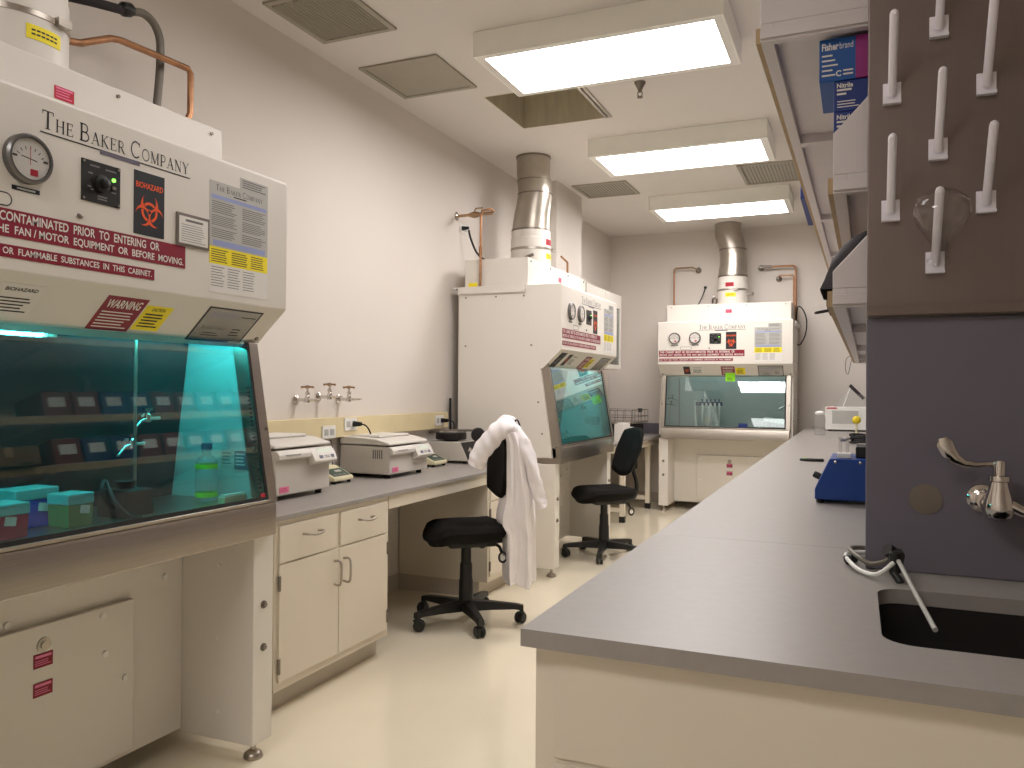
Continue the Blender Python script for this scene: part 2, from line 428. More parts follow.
def vent(x0, x1, y0, y1, kind, label):
    t = thing('ceiling_vent', label, 'ceiling vent', ((x0+x1)/2, (y0+y1)/2, ZC), 0, 'ceiling vents')
    w, d, f = (x1-x0)/2, (y1-y0)/2, .03
    m = MB()
    m.box(-w, w, -d, -d+f, -.012, 0); m.box(-w, w, d-f, d, -.012, 0); m.box(-w, -w+f, -d+f, d-f, -.012, 0); m.box(w-f, w, -d+f, d-f, -.012, 0)
    obj('frame', m, 'vent', t, bev=.002)
    if kind == 'louvre':
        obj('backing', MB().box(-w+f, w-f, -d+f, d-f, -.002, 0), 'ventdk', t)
        m = MB(); n = 20
        for i in range(n):
            x = -w+f+.012+(2*w-2*f-.02)*i/(n-1)
            m.prism([(x+.003, -.001), (x+.006, -.001), (x-.001, -.013), (x-.006, -.013)], -d+f+.008, d-f-.008, 'y')
        obj('louvre_blades', m, 'vent', t)
    else:
        obj('panel', MB().box(-w+f+.004, w-f-.004, -d+f+.004, d-f-.004, -.008, 0), 'vent' if kind == 'panel' else 'vent', t)
        if kind == 'grille':
            m = MB(); n = 16
            for i in range(n):
                x = -w+f+.012+(2*w-2*f-.024)*i/(n-1); m.box(x-.002, x+.002, -d+f+.006, d-f-.006, -.011, -.0079)
            obj('grille_bars', m, 'gink', t)
    return t
vent(-2.632, -2.178, 3.06, 3.545, 'louvre', 'grey ceiling vent with angled louvre blades, nearest the top edge')
vent(-2.652, -2.142, 3.90, 4.418, 'panel', 'grey ceiling vent with a plain flat panel, beside the nearest light')
vent(-2.389, -1.884, 6.90, 7.40, 'grille', 'dark grey ceiling vent right of the middle cabinet duct')
vent(-.922, -.42, 6.78, 7.43, 'grille', 'pale grey ceiling vent above the shelving, between the two farther lights')
t = thing('fire_sprinkler', 'small chrome fire sprinkler hanging from the ceiling behind the nearest light', 'sprinkler', (-1.207, 4.73, ZC))
obj('escutcheon', MB().lathe([(.034, 0), (.034, -.004), (.02, -.03), (.016, -.042)]), 'steeldk', t)
m = MB(); m.lathe([(.012, -.04), (.012, -.06)]); m.tube([(-.012, 0, -.058), (-.014, 0, -.075), (0, 0, -.09)], .003); m.tube([(.012, 0, -.058), (.014, 0, -.075), (0, 0, -.09)], .003)
obj('frame_arms', m, 'steeldk', t); obj('deflector', MB().lathe([(.018, -.09), (.018, -.093)]), 'steeldk', t)

# ------------------------------------------------------------------ biosafety cabinets
def sticker(name, t, draw, mats, O=(0, 0, 0), rot=0):
    m = MB(); draw(m); return obj(name, m, mats, t)

def cabinet(loc, rz, label, opts):
    t = thing('biosafety_cabinet', label, 'lab cabinet', loc, rz, 'biosafety cabinets')
    W = .69; T = .028
    side = [(.262, 2.035), (.80, 2.035), (.80, .832), (.066, .832), (.155, 1.456)]
    m = MB()
    m.prism(side, -W, -W+T, 'x'); m.prism(side, W-T, W, 'x')
    m.box(-W+T, W-T, .78, .80, .832, 2.035)
    m.box(-W+T, W-T, .16, .75, 1.51, 1.52)                      # roof of the work chamber
    m.box(-.705, .705, .27, .84 if opts.get('ledge') else .80, 2.0351, 2.048)
    for s in (-1, 1): m.box(s*.7-.006, s*.7+.006, .27, .80, 1.995, 2.048)
    obj('body', m, 'cab', t, bev=.003)
    m = MB()
    for s in (-1, 1):
        for (y, z) in [(.74, 1.97), (.5, 1.97), (.285, 1.97), (.74, 1.62), (.225, 1.62), (.17, 1.22), (.74, 1.0), (.14, 1.0)]:
            m.cyl((s*W, y, z), (s*(W+.004), y, z), .007, 10)
    each('side_screw', m, 'steeldk', t)
    hood = [(0, 1.588), (0, 2.036), (.008, 2.044), (.266, 2.044), (.258, 2.0), (.16, 1.456), (.145, 1.452)]
    obj('hood', MB().prism(hood, -W-.001, W+.001, 'x'), 'cab', t, bev=.004)
    obj('top_housing', MB().box(-.655, .655, .27, .765, 2.0485, 2.25), 'cab', t, bev=.004)
    m = MB()
    for x in (-.6, -.2, .2, .6): m.cyl((x, .27, 2.225), (x, .264, 2.225), .006, 10)
    each('housing_screw', m, 'steeldk', t)
    # stainless work zone
    m = MB()
    m.prism([(.012, .79), (.012, .896), (.018, .907), (.05, .907), (.05, .8315), (.779, .8315), (.779, .79)], -.6615, .6615, 'x')
    obj('front_lip', m, 'steel', t, bev=.004)
    obj('work_surface', MB().box(-.655, .655, .052, .52, .895, .903), 'steel', t)
    m = MB()
    fr = lambda d0, d1: [(.018+d0, .908), (.018+d1, .908), (.115+d1, 1.47), (.115+d0, 1.47)]
    for s in (-1, 1): m.prism(fr(-.006, .072), s*.645-.022, s*.645+.022, 'x')
    m.box(-.623, .623, .012, .045, .908, .918)
    obj('window_frame', m, 'steel', t, bev=.002)
    m = MB(); m.prism(fr(-.001, .006), -.6225, .6225, 'x')
    # dark gasket round the sash
    obj('sash_window', m, 'glass', t)
    m = MB()
    for s in (-1, 1): m.prism(fr(-.004, -.0015), s*.617-.006, s*.617+.006, 'x')
    m.prism([(.0155, .919), (.0175, .919), (.0195, .931), (.0175, .931)], -.611, .611, 'x')
    each('gasket', m, 'rubber', t)
    m = MB()
    for s in (-1, 1):
        x0, x1 = sorted((s*.658, s*.663)); m.prism([(.052, .904), (.52, .904), (.42, 1.508), (.15, 1.508)], x0, x1, 'x')
    each('side_liner', m, 'inliner', t)
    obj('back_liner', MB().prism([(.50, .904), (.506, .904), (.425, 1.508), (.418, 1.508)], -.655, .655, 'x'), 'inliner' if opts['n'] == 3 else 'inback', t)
    m = MB(); zt_ = 1.459 if opts['n'] == 1 else 1.478; m.cyl((-.56, .205, zt_), (-.10 if opts['n'] == 1 else .56, .205, zt_), .013, 12)
    if opts['n'] == 1: m.cyl((.22, .25, 1.49), (.585, .25, 1.49), .013, 12)
    each('lamp_tube', m, opts['lamp'], t)
    m = MB()
    for x in (-.58, -.08 if opts['n'] == 1 else .6): m.box(x-.015, x+.015, .185, .225, 1.447, 1.509)
    each('lamp_holder', m, 'white', t)
    # plumbing inside: two petcocks on each side wall
    def petcock(x, y, z, s, back=None):
        p = MB()
        if back is None:
            p.cyl((s*.655, y, z), (s*.647, y, z), .016, 14); p.cyl((s*.655, y, z), (x, y, z), .006, 10)
        else:
            p.cyl((x+.05, back, z), (x+.05, back-.008, z), .016, 14); p.tube([(x+.05, back, z), (x+.05, y, z), (x, y, z)], .006, 10)
        p.lathe([(.011, -.012), (.011, .014), (.006, .02), (.006, .03)], (x, y, z)); p.box(x-.016, x+.016, y-.004, y+.004, z+.028, z+.036)
        p.tube([(x, y, z), (x-s*.03, y, z-.008), (x-s*.065, y-.01, z-.034)], [.006, .006, .004], 10)
        obj('petcock', p, 'chrome', t)
    if opts['n'] == 1: petcock(.43, .38, 1.20, 1, .458); petcock(.365, .38, 1.115, 1, .47)
    else:
        for s in (-1, 1): petcock(s*.60, .34, 1.22, s); petcock(s*.60, .27, 1.155, s)
    obj('gas_pipe', MB().cyl((.315 if opts['n'] == 1 else -.52, .31, .9035), (.315 if opts['n'] == 1 else -.52, .31, 1.509), .0055, 10), 'steel', t)
    # stand
    for s in (-1, 1):
        x0, x1 = sorted((s*.585, s*.686))
        m = MB(); m.box(x0, x1, .045, .70, .062, .79); obj('leg', m, 'cab', t, bev=.004)
        m = MB()
        for z in (.545, .395): m.cyl(((x0+x1)/2, .046, z), ((x0+x1)/2, .041, z), .014, 14); m.cyl(((x0+x1)/2, .0405, z), ((x0+x1)/2, .034, z), .009, 6)
        for z in (.16, .42, .68): m.cyl((s*.686, .2, z), (s*.690, .2, z), .006, 10); m.cyl((s*.686, .6, z), (s*.690, .6, z), .006, 10)
        each('leg_bolt', m, 'steeldk', t)
        m = MB()
        for z in (.16, .42, .68): m.cyl((s*.585, .2, z), (s*.581, .2, z), .007, 10)
        each('screw_cap', m, 'white', t)
        for y in (.085, .62):
            f = MB(); f.lathe([(.032, 0), (.034, .006), (.030, .018), (.018, .026), (.010, .03), (.010, .064)], ((x0+x1)/2, y, 0), n=20)
            obj('levelling_foot', f, 'steel', t)
    obj('recess_panel', MB().box(-.584, .584, .37, .385, .075, .789), 'cab', t, bev=.002)
    obj('access_panel', MB().box(-.33, .350, .345, .3695, .10, .60), 'cab', t, bev=.003)
    m = MB()
    for x, z in [(-.28, .57), (.235, .45), (.312, .35), (.225, .575), (-.30, .33), (-.10, .62), (-.075, .62), (.50, .64)]:
        m.cyl((x, .345 if z < .6 else .37, z), (x, .337 if z < .6 else .362, z), .010, 12)
    each('panel_screw', m, 'white', t)
    k = obj('panel_lock', MB().lathe([(.021, 0), (.021, .003), (.011, .004), (.011, .008)], (.022, .345, .54), (0, -1, 0)), 'steel', t)
    for z in (.475, .39):
        def d(m, z=z):
            m.box(-.009, .053, .3435, .3449, z, z+.042)
            lines(m, -.004, .048, .006, .024, 3, (0, .3432, z), (1, 0, 0), (0, 0, 1), 1); m.quad((-.004, .3432, z+.029), (.048, .3432, z+.029), (.048, .3432, z+.037), (-.004, .3432, z+.037), 1)
        sticker('red_label', t, d, ['red', 'pink'])
    def d(m):
        m.box(.672-W, .736-W, .2686, .2699, 2.148, 2.186); lines(m, .677-W, .731-W, 2.152, 2.176, 3, (0, .2682, 0), (1, 0, 0), (0, 0, 1), 1); m.quad((.677-W, .2682, 2.178), (.731-W, .2682, 2.178), (.731-W, .2682, 2.183), (.677-W, .2682, 2.183), 1)
    sticker('red_sticker', t, d, ['crim', 'pink'])
    # exhaust collar
    cx, cy = opts.get('collar', (.02, .52)); m = MB()
    m.lathe([(.160, 2.2501), (.160, 2.50), (.156, 2.505), (.156, 2.56)], (cx, cy, 0), n=40)
    co = obj('exhaust_collar', m, 'cab', t)
    m = MB(); m.lathe([(.1605, 2.405), (.163, 2.407), (.163, 2.423), (.1605, 2.425)], (cx, cy, 0), n=40, cap=False); m.box(cx+.03, cx+.075, cy-.178, cy-.148, 2.403, 2.427)
    obj('clamp_band', m, 'steel', t)
    def curved(name, a0, a1, z0, z1, mi):
        m = MB(); n = 8; vs = []
        for i in range(n+1):
            a = R(a0+(a1-a0)*i/n)
            for rr in (.1605, .1618):
                for z in (z0, z1): vs.append((cx+rr*math.sin(a), cy-rr*math.cos(a), z))
        fs = []
        for i in range(n):
            b = 4*i; c = b+4
            fs += [(b+2, c+2, c+3, b+3), (b, b+1, c+1, c), (b+1, b+3, c+3, c+1), (b, c, c+2, b+2)]
        fs += [(0, 2, 3, 1), (4*n, 4*n+1, 4*n+3, 4*n+2)]
        m.add(vs, fs, 0)
        for zz in (z0+(z1-z0)*.3, z0+(z1-z0)*.58):
            for i in range(1, n-1):
                p = [(cx+.1622*math.sin(R(a0+(a1-a0)*(i+q)/n)), cy-.1622*math.cos(R(a0+(a1-a0)*(i+q)/n))) for q in (0, .8)]
                m.quad((*p[0], zz), (*p[1], zz), (*p[1], zz+(z1-z0)*.12), (*p[0], zz+(z1-z0)*.12), 1)
        obj(name, m, [mi, 'ink'], t)
    curved('yellow_label', -20, 20, 2.335, 2.378, 'yellow')
    if opts['n'] > 1: curved('red_label', -20, 12, 2.445, 2.49, 'crim')
    # ---- front of the hood: x measured from the left edge
    X = lambda x: x-W
    ups = (0, 0, 1); rt = (1, 0, 0)
    for gx in (.18, .396):
        m = MB(); c = (X(gx), 0, 1.866)
        m.lathe([(.061, 0), (.061, .016), (.056, .022), (.051, .022), (.050, .014)], c, (0, -1, 0), 36)
        g = obj('pressure_gauge', m, 'rim', t)
        m = MB(); m.lathe([(.05, .0145), (.05, .0155)], c, (0, -1, 0), 32)
        for i in range(7):
            a = R(-60+120*i/6); m.quad(*[(X(gx)+rr*math.sin(a+o), -.0158, 1.856+rr*math.cos(a+o)) for rr, o in ((.032, -.03), (.04, -.03), (.04, .03), (.032, .03))], 1)
        m.quad((X(gx)-.024, -.0159, 1.868), (X(gx)+.018, -.0159, 1.862), (X(gx)+.018, -.0159, 1.8645), (X(gx)-.024, -.0159, 1.8705), 1)
        m.quad((X(gx)-.0008, -.0159, 1.85), (X(gx)+.0008, -.0159, 1.85), (X(gx)+.0008, -.0159, 1.897), (X(gx)-.0008, -.0159, 1.897), 2)
        m.box(X(gx), X(gx)+.02, -.0162, -.0157, 1.826, 1.842, 2)
        for s in (-1, 1): m.box(X(gx)+s*.04-.006, X(gx)+s*.04+.006, -.0162, -.0157, 1.864, 1.869, 1)
        tag(obj('dial', m, ['wpaper', 'ink', 'crim'], g), 'white gauge dial with black scale')
        obj('lens', MB().lathe([(.051, .0205), (.051, .022)], c, (0, -1, 0), 32), 'clear', g)
        def d(m, gx=gx):
            m.box(X(gx)-.036, X(gx)+.036, -.0012, 0, 1.786, 1.797); m.quad((X(gx)-.024, -.0016, 1.789), (X(gx)+.024, -.0016, 1.789), (X(gx)+.024, -.0016, 1.7935), (X(gx)-.024, -.0016, 1.7935), 1)
        sticker('gauge_plate', t, d, ['lblack', 'gpaper'])
    def d(m):      # outlined oval badge
        pts = A_(X(.255), 1.758, .015, .0155, 90, 270)+A_(X(.345), 1.758, .015, .0155, -90, 90); pts.append(pts[0])
        stroke(m, pts, .003, Vector((0, -.0008, 0)), Vector(rt), Vector(ups), 1, 1, 0)
    sticker('oval_badge', t, d, ['ink'])
    def d(m):
        roman(m, 'THE BAKER COMPANY', (X(.436), -.0008, 1.957), .484, .046, .033, 0)
        m.box(X(.432), X(.922), -.001, 0, 1.9455, 1.9485, 0); m.box(X(.605), X(.735), -.0014, 0, 1.937, 1.949, 1)
    sticker('brand_lettering', t, d, ['ink', 'slate'])
    m = MB(); m.box(X(.548), X(.668), -.003, 0, 1.802, 1.912)
    for x, z in ((.554, 1.808), (.662, 1.808), (.554, 1.906), (.662, 1.906)): m.cyl((X(x), -.003, z), (X(x), -.005, z), .0035, 8, 1)
    for x, z, w in ((.572, 1.897, .03), (.62, 1.895, .035), (.567, 1.876, .014), (.565, 1.84, .012), (.64, 1.838, .014), (.596, 1.812, .03), (.596, 1.819, .03), (.575, 1.833, .01)):
        m.quad((X(x), -.0034, z), (X(x+w), -.0034, z), (X(x+w), -.0034, z+.004), (X(x), -.0034, z+.004), 2)
    cp = obj('control_panel', m, ['black', 'steel', 'gink'], t)
    obj('knob', MB().lathe([(.024, .003), (.023, .009), (.014, .011), (.013, .022), (.009, .024)], (X(.609), 0, 1.856), (0, -1, 0), 24), 'black', cp)
    tag(obj('indicator_light', MB().lathe([(.0055, .003), (.005, .007), (.002, .009)], (X(.646), 0, 1.874), (0, -1, 0), 12), 'led', cp), 'lit green indicator light')
    obj('switch', MB().box(X(.640), X(.652), -.007, -.003, 1.848, 1.857), 'steeldk', cp)
    def d(m):
        m.box(X(.716), X(.824), -.0014, 0, 1.744, 1.924)
        put_text(m, 'BIOHAZARD', (X(.722), -.0018, 1.877), .096, .017, bold=.02)
        biohazard(m, (X(.770), -.0018, 1.812), .0545, 1)
    sticker('biohazard_sign', t, d, ['lblack', 'orange'])
    def d(m):
        m.box(X(.012), X(.906), -.0014, 0, 1.669, 1.736)
        for body, z in (('THIS  CABINET  MUST  BE  DECONTAMINATED  PRIOR  TO  ENTERING  OR', 1.7065), ('BEFORE  ANY  SERVICE  OF  THE  FAN / MOTOR  EQUIPMENT  OR  BEFORE  MOVING.', 1.674)):
            put_text(m, body, (X(.022), -.0018, z), .785 if z > 1.7 else .876, .0235, bold=.018)
    sticker('decontamination_banner', t, d, ['red', 'wpaper'])
    def d(m):
        m.box(X(.012), X(.79), -.0014, 0, 1.619, 1.650)
        put_text(m, 'DO  NOT  USE  TOXIC,  EXPLOSIVE  OR  FLAMMABLE  SUBSTANCES  IN  THIS  CABINET.', (X(.022), -.0018, 1.625), .758, .019, bold=.015)
    sticker('flammable_banner', t, d, ['red', 'wpaper'])
    def d(m):
        m.box(X(1.005), X(1.275), -.0012, 0, 1.758, 1.966)
        roman(m, 'THE BAKER COMPANY', (X(1.03), -.0016, 1.938), .22, .019, .014, 1)
        m.box(X(1.11), X(1.17), -.0018, -.0012, 1.930, 1.933, 1)
        m.box(X(1.012), X(1.268), -.0016, -.0012, 1.911, 1.923, 2); m.box(X(1.02), X(1.262), -.0016, -.0012, 1.762, 1.780, 2)
        for a, b in ((1.013, 1.13), (1.15, 1.265)):
            for k, (z0, z1, n) in enumerate(((1.865, 1.905, 6), (1.825, 1.86, 6), (1.786, 1.818, 5))): lines(m, X(a), X(b), z0, z1, n, (0, -.0016, 0), rt, ups, 3, seed=k+int(a*100))
    sticker('specification_sheet', t, d, ['gpaper', 'ink', 'bluebar', 'gink'])
    def d(m):
        m.box(X(1.005), X(1.275), -.0014, 0, 1.703, 1.7575)
        for i, a in enumerate((1.012, 1.102, 1.192)): lines(m, X(a), X(a+.075), 1.708, 1.752, 6, (0, -.0017, 0), rt, ups, 1, seed=i+3)
    sticker('yellow_notice', t, d, ['yellow', 'ink'])
    def d(m):
        m.box(X(1.005), X(1.275), -.0012, 0, 1.612, 1.7025)
        for i, a in enumerate((1.012, 1.085, 1.155)): lines(m, X(a), X(a+.06), 1.63, 1.698, 8, (0, -.0016, 0), rt, ups, 1, seed=i+9, th=.25)
    sticker('test_record', t, d, ['wpaper', 'gink'])
    def d(m):
        m.box(X(1.14), X(1.275), -.001, 0, 1.9665, 2.004); lines(m, X(1.15), X(1.268), 1.97, 2.0, 4, (0, -.0014, 0), rt, ups, 1, th=.5)
    sticker('serial_sticker', t, d, ['gpaper', 'gink'])
    if opts.get('plaque'):
        m = MB(); m.box(X(.868), X(1.0), -.006, 0, 1.738, 1.836); m.box(X(.876), X(.992), -.0075, -.0055, 1.745, 1.827, 1)
        lines(m, X(.884), X(.985), 1.75, 1.806, 8, (0, -.0079, 0), rt, ups, 2, th=.22); m.quad((X(.90), -.0079, 1.812), (X(.97), -.0079, 1.812), (X(.97), -.0079, 1.819), (X(.90), -.0079, 1.819), 2)
        obj('certificate_plaque', m, ['steeldk', 'wpaper', 'gink'], t, bev=.001)
    obj('hood_stud', MB().lathe([(.008, 0), (.008, .004), (.004, .007)], (X(.545), 0, 1.757), (0, -1, 0), 12), 'steeldk', t)
    m = MB()
    n_ = Vector((0, -.136, -.145)).normalized()                     # sloping underside of the hood
    su = Vector((0, -.145, .136)).normalized(); b0 = Vector((0, .145, 1.452))
    L = .1988
    def at(x, s, off=.0008): return Vector((X(x), 0, 0))+b0+su*(s*L)+n_*off
    for x in (.03, 1.35): m.cyl(at(x, .25, -.002), at(x, .25, .004), .008, 12)
    each('hood_screw', m, 'steeldk', t)
    def plate(m, x0, x1, s0, s1, mi=0):
        a, b = at(x0, s0, 0), at(x1, s0, 0); c, e = at(x1, s1, 0), at(x0, s1, 0); k = n_*.0013
        m.add([a, b, c, e, a+k, b+k, c+k, e+k], [(4, 5, 6, 7), (0, 1, 5, 4), (1, 2, 6, 5), (2, 3, 7, 6), (3, 0, 4, 7)], mi)
    def P2(x, s): return at(x, s, .0017)
    def d(m):
        plate(m, .66, .80, .16, .82); put_text(m, 'WARNING', P2(.672, .60), .115, .032, rt, su, 1, .02)
        lines(m, .0, .118, 0, .07, 6, P2(.672, .2), rt, su, 1, th=.35)
    sticker('warning_label', t, d, ['red', 'wpaper'])
    def d(m):
        plate(m, .806, .905, .22, .72); put_text(m, 'CAUTION', P2(.83, .62), .05, .013, rt, su, 1, .02); lines(m, 0, .075, 0, .062, 5, P2(.818, .27), rt, su, 1, th=.45)
    sticker('caution_label', t, d, ['yellow', 'ink'])
    def d(m):
        plate(m, 1.035, 1.285, .10, .86); plate(m, 1.042, 1.278, .13, .83, 1)
        for i in range(5): stroke(m, A_(1.07+.025*i, 0, .008, .012, 0, 360), .003, at(0, .70, .0018), Vector(rt), su, 1, 1, 2)
        lines(m, 0, .07, 0, .01, 1, P2(1.2, .68), rt, su, 3); roman(m, 'THE BAKER COMPANY', P2(1.06, .38), .11, .014, .011, 3, rt, su)
        lines(m, 0, .08, 0, .02, 2, P2(1.08, .22), rt, su, 3); lines(m, 0, .05, 0, .04, 3, P2(1.2, .25), rt, su, 3)
    sticker('name_plate', t, d, ['lblack', 'nplate', 'bluebar', 'ink'])
    def d(m):
        plate(m, .355, .475, .25, .82); put_text(m, 'BIOHAZARD', P2(.375, .70), .085, .012, rt, su, 1, .02); lines(m, 0, .10, 0, .055, 5, P2(.365, .33), rt, su, 1, th=.4)
    sticker('white_notice', t, d, ['wpaper', 'ink'])
    if opts['n'] > 1:
        def d(m):
            plate(m, .265, .335, .25, .82); biohazard(m, at(.30, .53, .0018), .03, 1, rt, su)
        sticker('amber_sign', t, d, ['lblack', 'orange'])
    if opts['n'] == 2:
        def d(m):
            plate(m, .07, .19, .12, .86); plate(m, .10, .15, .3, .6, 1)
        sticker('black_notice', t, d, ['lblack', 'nplate'])
    if opts['n'] == 3:
        def d(m): m.box(X(.70), X(.80), .092, .0935, 1.408, 1.498); lines(m, X(.72), X(.78), 1.415, 1.445, 2, (0, .0915, 0), rt, ups, 1)
        sticker('lime_note', t, d, ['lime', 'ink'])
    if opts['n'] < 3:
        m = MB()                                     # dotted strip on the sash
        for i in range(26):
            z = .945+.36*i/25; y = .018+(z-.908)*.1726-.0035
            m.box(.583, .595, y-.001, y, z, z+.006)
        m.box(.586, .606, .0165, .0185, .930, .942, 1)
        obj('dotted_strip', m, ['black', 'crim'], t)
        def d(m):
            x = .6568
            for (y0, y1, z0, z1, mi) in ((.262, .20, 1.015, 1.085, 1), (.20, .135, 1.012, 1.08, 2)):
                m.box(x-.001, x, y1, y0, z0, z1, mi)
                lines(m, .006, .05, .012, .062, 4, (x-.0014, y0, z0), (0, -1, 0), ups, 0 if mi == 2 else 2)
        sticker('chamber_notice', t, d, ['wpaper', 'gpaper', 'btn'])
    m = MB()
    for s in (-1, 1): m.cyl((s*.655, .075, 1.16), (s*.655, .055, 1.16), .01, 12)
    each('sash_knob', m, 'steeldk', t)
    if opts['n'] > 1:
        m = MB(); m.cyl((cx-.19, cy-.03, 2.25), (cx-.19, cy-.03, 2.33), .03, 16); m.tube([(cx-.19, cy-.03, 2.33), (cx-.19, cy-.10, 2.35)], .012); m.tube([(cx-.165, cy-.03, 2.3), (cx-.1, cy-.05, 2.31)], .012)
        obj('pressure_port', m, 'steeldk', t)
        m = MB(); m.tube([(cx+.16, cy-.05, 2.36), (cx+.22, cy-.05, 2.37), (cx+.22, cy-.05, 2.35)], .01); m.ball((cx+.22, cy-.05, 2.37), .016)
        obj('test_valve', m, 'steeldk', t)
    return t

C1 = cabinet((-1.878, 1.635, 0), R(90), 'nearest white safety cabinet at the left edge, with teal-lit glass sash', dict(n=1, lamp='teal', plaque=True))
C2 = cabinet((-1.878, 5.93, 0), R(90), 'middle white safety cabinet on the left wall, seen from its side', dict(n=2, lamp='teal', ledge=True))
C3 = cabinet((-1.293, 8.617, 0), 0, 'farthest white safety cabinet, standing against the back wall', dict(n=3, lamp='teal_soft'))

# exhaust ducts
def duct(name, label, c, pts, r, bands, z0=2.56):
    t = thing(name, label, 'exhaust duct', (c[0], c[1], z0))
    m = MB(); m.tube([(x, y, z) for x, y, z in pts], r, 36, 0)
    obj('duct_section', m, 'galv', t, world=t.location)
    m = MB()
    for p, q, rr in bands: m.cyl(p, q, rr, 36)
    each('joint_band', m, 'steeldk', t, world=t.location)
    return t
x, y = -1.878-.52, 5.95
d2 = [(x, y, 2.5605), (x, y, 2.60), (x+.012, y, 2.72), (x+.034, y, 2.85), (x+.034, y, 2.862), (x+.030, y, 2.93), (x+.018, y, 3.02), (x+.016, y, 3.158)]
duct('exhaust_duct', 'shiny bent metal exhaust duct rising from the middle cabinet to the ceiling', (x, y), d2, [.150, .148, .141, .136, .136, .135, .133, .133],
     [((x, y, 2.5605), (x, y, 2.575), .156), ((x+.034, y, 2.85), (x+.034, y, 2.861), .140), ((x+.024, y, 2.96), (x+.024, y, 2.968), .137), ((x+.016, y, 3.145), (x+.016, y, 3.1585), .139)])
x, y = -1.273, 8.617+.52
d3 = [(x, y, 2.5605), (x, y, 2.60), (x+.008, y, 2.70), (x+.008, y, 2.80), (x, y, 2.86), (x-.012, y, 2.93), (x-.05, y, 3.04), (x-.052, y, 3.158)]
duct('exhaust_duct', 'shiny metal exhaust duct behind the farthest light, above the back wall cabinet', (x, y), d3, [.155, .152, .146, .142, .140, .140, .143, .143],
     [((x, y, 2.5605), (x, y, 2.575), .160), ((x, y, 2.86), (x, y, 2.872), .145)])
x, y = -1.878-.52, 1.655
duct('exhaust_duct', 'metal exhaust duct above the nearest cabinet at the left edge', (x, y), [(x, y, 2.5605), (x, y, 2.7), (x, y, 3.158)], .148, [((x, y, 2.5605), (x, y, 2.575), .155)])

# ------------------------------------------------------------------ left counter
ZL = .802; XF = -2.10
t = tag(obj('worktop', MB().box(XW+.002, XF, 2.535, 5.215, ZL-.022, ZL), 'top', bev=.004), 'grey laminate worktop along the left wall under the two centrifuges', 'worktop')

def pull(p, parent, pts):
    return obj('handle', MB().tube(pts, .0055, 8, smooth=4), 'steel', parent)
def base_cabinet(label, y0, y1, drawers, doors, group='base cabinets'):
    """casework on the left wall facing +X; drawn in room coordinates"""
    t = thing('base_cabinet', label, 'cabinet', ((XF+XW)/2, (y0+y1)/2, 0), 0, group)
    w = t.location; xf = XF-.016
    m = MB(); m.box(XW+.01, xf, y0, y1, .10, ZL-.0225); obj('carcass', m, 'case', t, bev=.002, world=w)
    obj('plinth', MB().box(XW+.01, xf-.06, y0+.005, y1-.005, 0, .10), 'base', t, world=w)
    g = .004; zt = ZL-.045; zd = .605; sg = .014
    n = len(drawers)
    for i in range(n):
        a = y0+.018+(y1-y0-.036)*i/n; b = y0+.018+(y1-y0-.036)*(i+1)/n
        d = obj('drawer', MB().box(xf-.002, xf+.010, a+(sg if i else g), b-(sg if i < n-1 else g), zd+g, zt), 'case', t, bev=.0015, world=w)
        c = (a+b)/2; z = zd+.10
        pull(None, d, [Vector(q)-w for q in ((xf+.0101, c-.05, z), (xf+.040, c-.05, z), (xf+.046, c, z-.006), (xf+.040, c+.05, z), (xf+.0101, c+.05, z))])
    k = len(doors)
    for i, hs in enumerate(doors):
        a = y0+.018+(y1-y0-.036)*i/k; b = y0+.018+(y1-y0-.036)*(i+1)/k
        d = obj('door', MB().box(xf-.002, xf+.010, a+g*.5, b-g*.5, .135, zd-g), 'case', t, bev=.0015, world=w)
        hy = b-.035 if hs > 0 else a+.035; z = .50
        pull(None, d, [Vector(q)-w for q in ((xf+.0101, hy, z-.05), (xf+.042, hy, z-.05), (xf+.048, hy, z), (xf+.042, hy, z+.05), (xf+.0101, hy, z+.05))])
        ey = a+.004 if hs > 0 else b-.004
        for z in (.20, .53): obj('hinge', MB().cyl((xf+.008, ey, z-.03), (xf+.008, ey, z+.03), .007, 10), 'steeldk', d, world=w)
    return t
base_cabinet('cream base cabinet with two drawers and two doors beside the nearest safety cabinet', 2.56, 3.40, [1, 1], [1, -1])
base_cabinet('cream base cabinet behind the lab coat, right of the knee space', 4.56, 5.19, [1], [1])
struct('trim_1', MB().box(XF-.04, XF-.012, 3.402, 4.558, ZL-.085, ZL-.0225), 'case')
# cream service raceway on the wall
t = thing('wall_raceway', 'cream service raceway running along the left wall above the worktop', 'raceway', (XW+.002, 3.9, 1.027))
obj('channel', MB().box(0, .042, -1.45, 1.27, 0, .115), 'race', t, bev=.003)
def outlet(y, z, x, label, plug=True):
    t = thing('power_outlet', label, 'power outlet', (x, y, z), 0, 'wall outlets')
    obj('cover_plate', MB().box(0, .006, -.061, .061, -.036, .036), 'white', t, bev=.002)
    m = MB()
    for yy in (-.027, .027): m.box(.006, .0085, yy-.017, yy+.017, -.017, .017)
    for f in each('socket', m, 'gpaper', t, bev=.002): pass
    return t
xo = XW+.002+.0425
outlet(3.735, 1.062, xo, 'white outlet plate between the two centrifuges, below the left gas tap')
outlet(3.945, 1.10, xo, 'white outlet plate with a black plug, above the second centrifuge')
outlet(5.03, 1.085, xo, 'white outlet plate with black plugs, above the hotplate')
def cord(name, label, pts, r=.0045, m='rubber', plug=None):
    t = thing(name, label, 'cord', pts[0])
    obj('cable', MB().tube(pts, r, 8, smooth=6), m, t, world=t.location)
    if plug:
        p, q = plug; obj('plug', MB().tube([p, q], [.017, .011], 12), m, t, world=t.location)
    return t
x = xo+.009
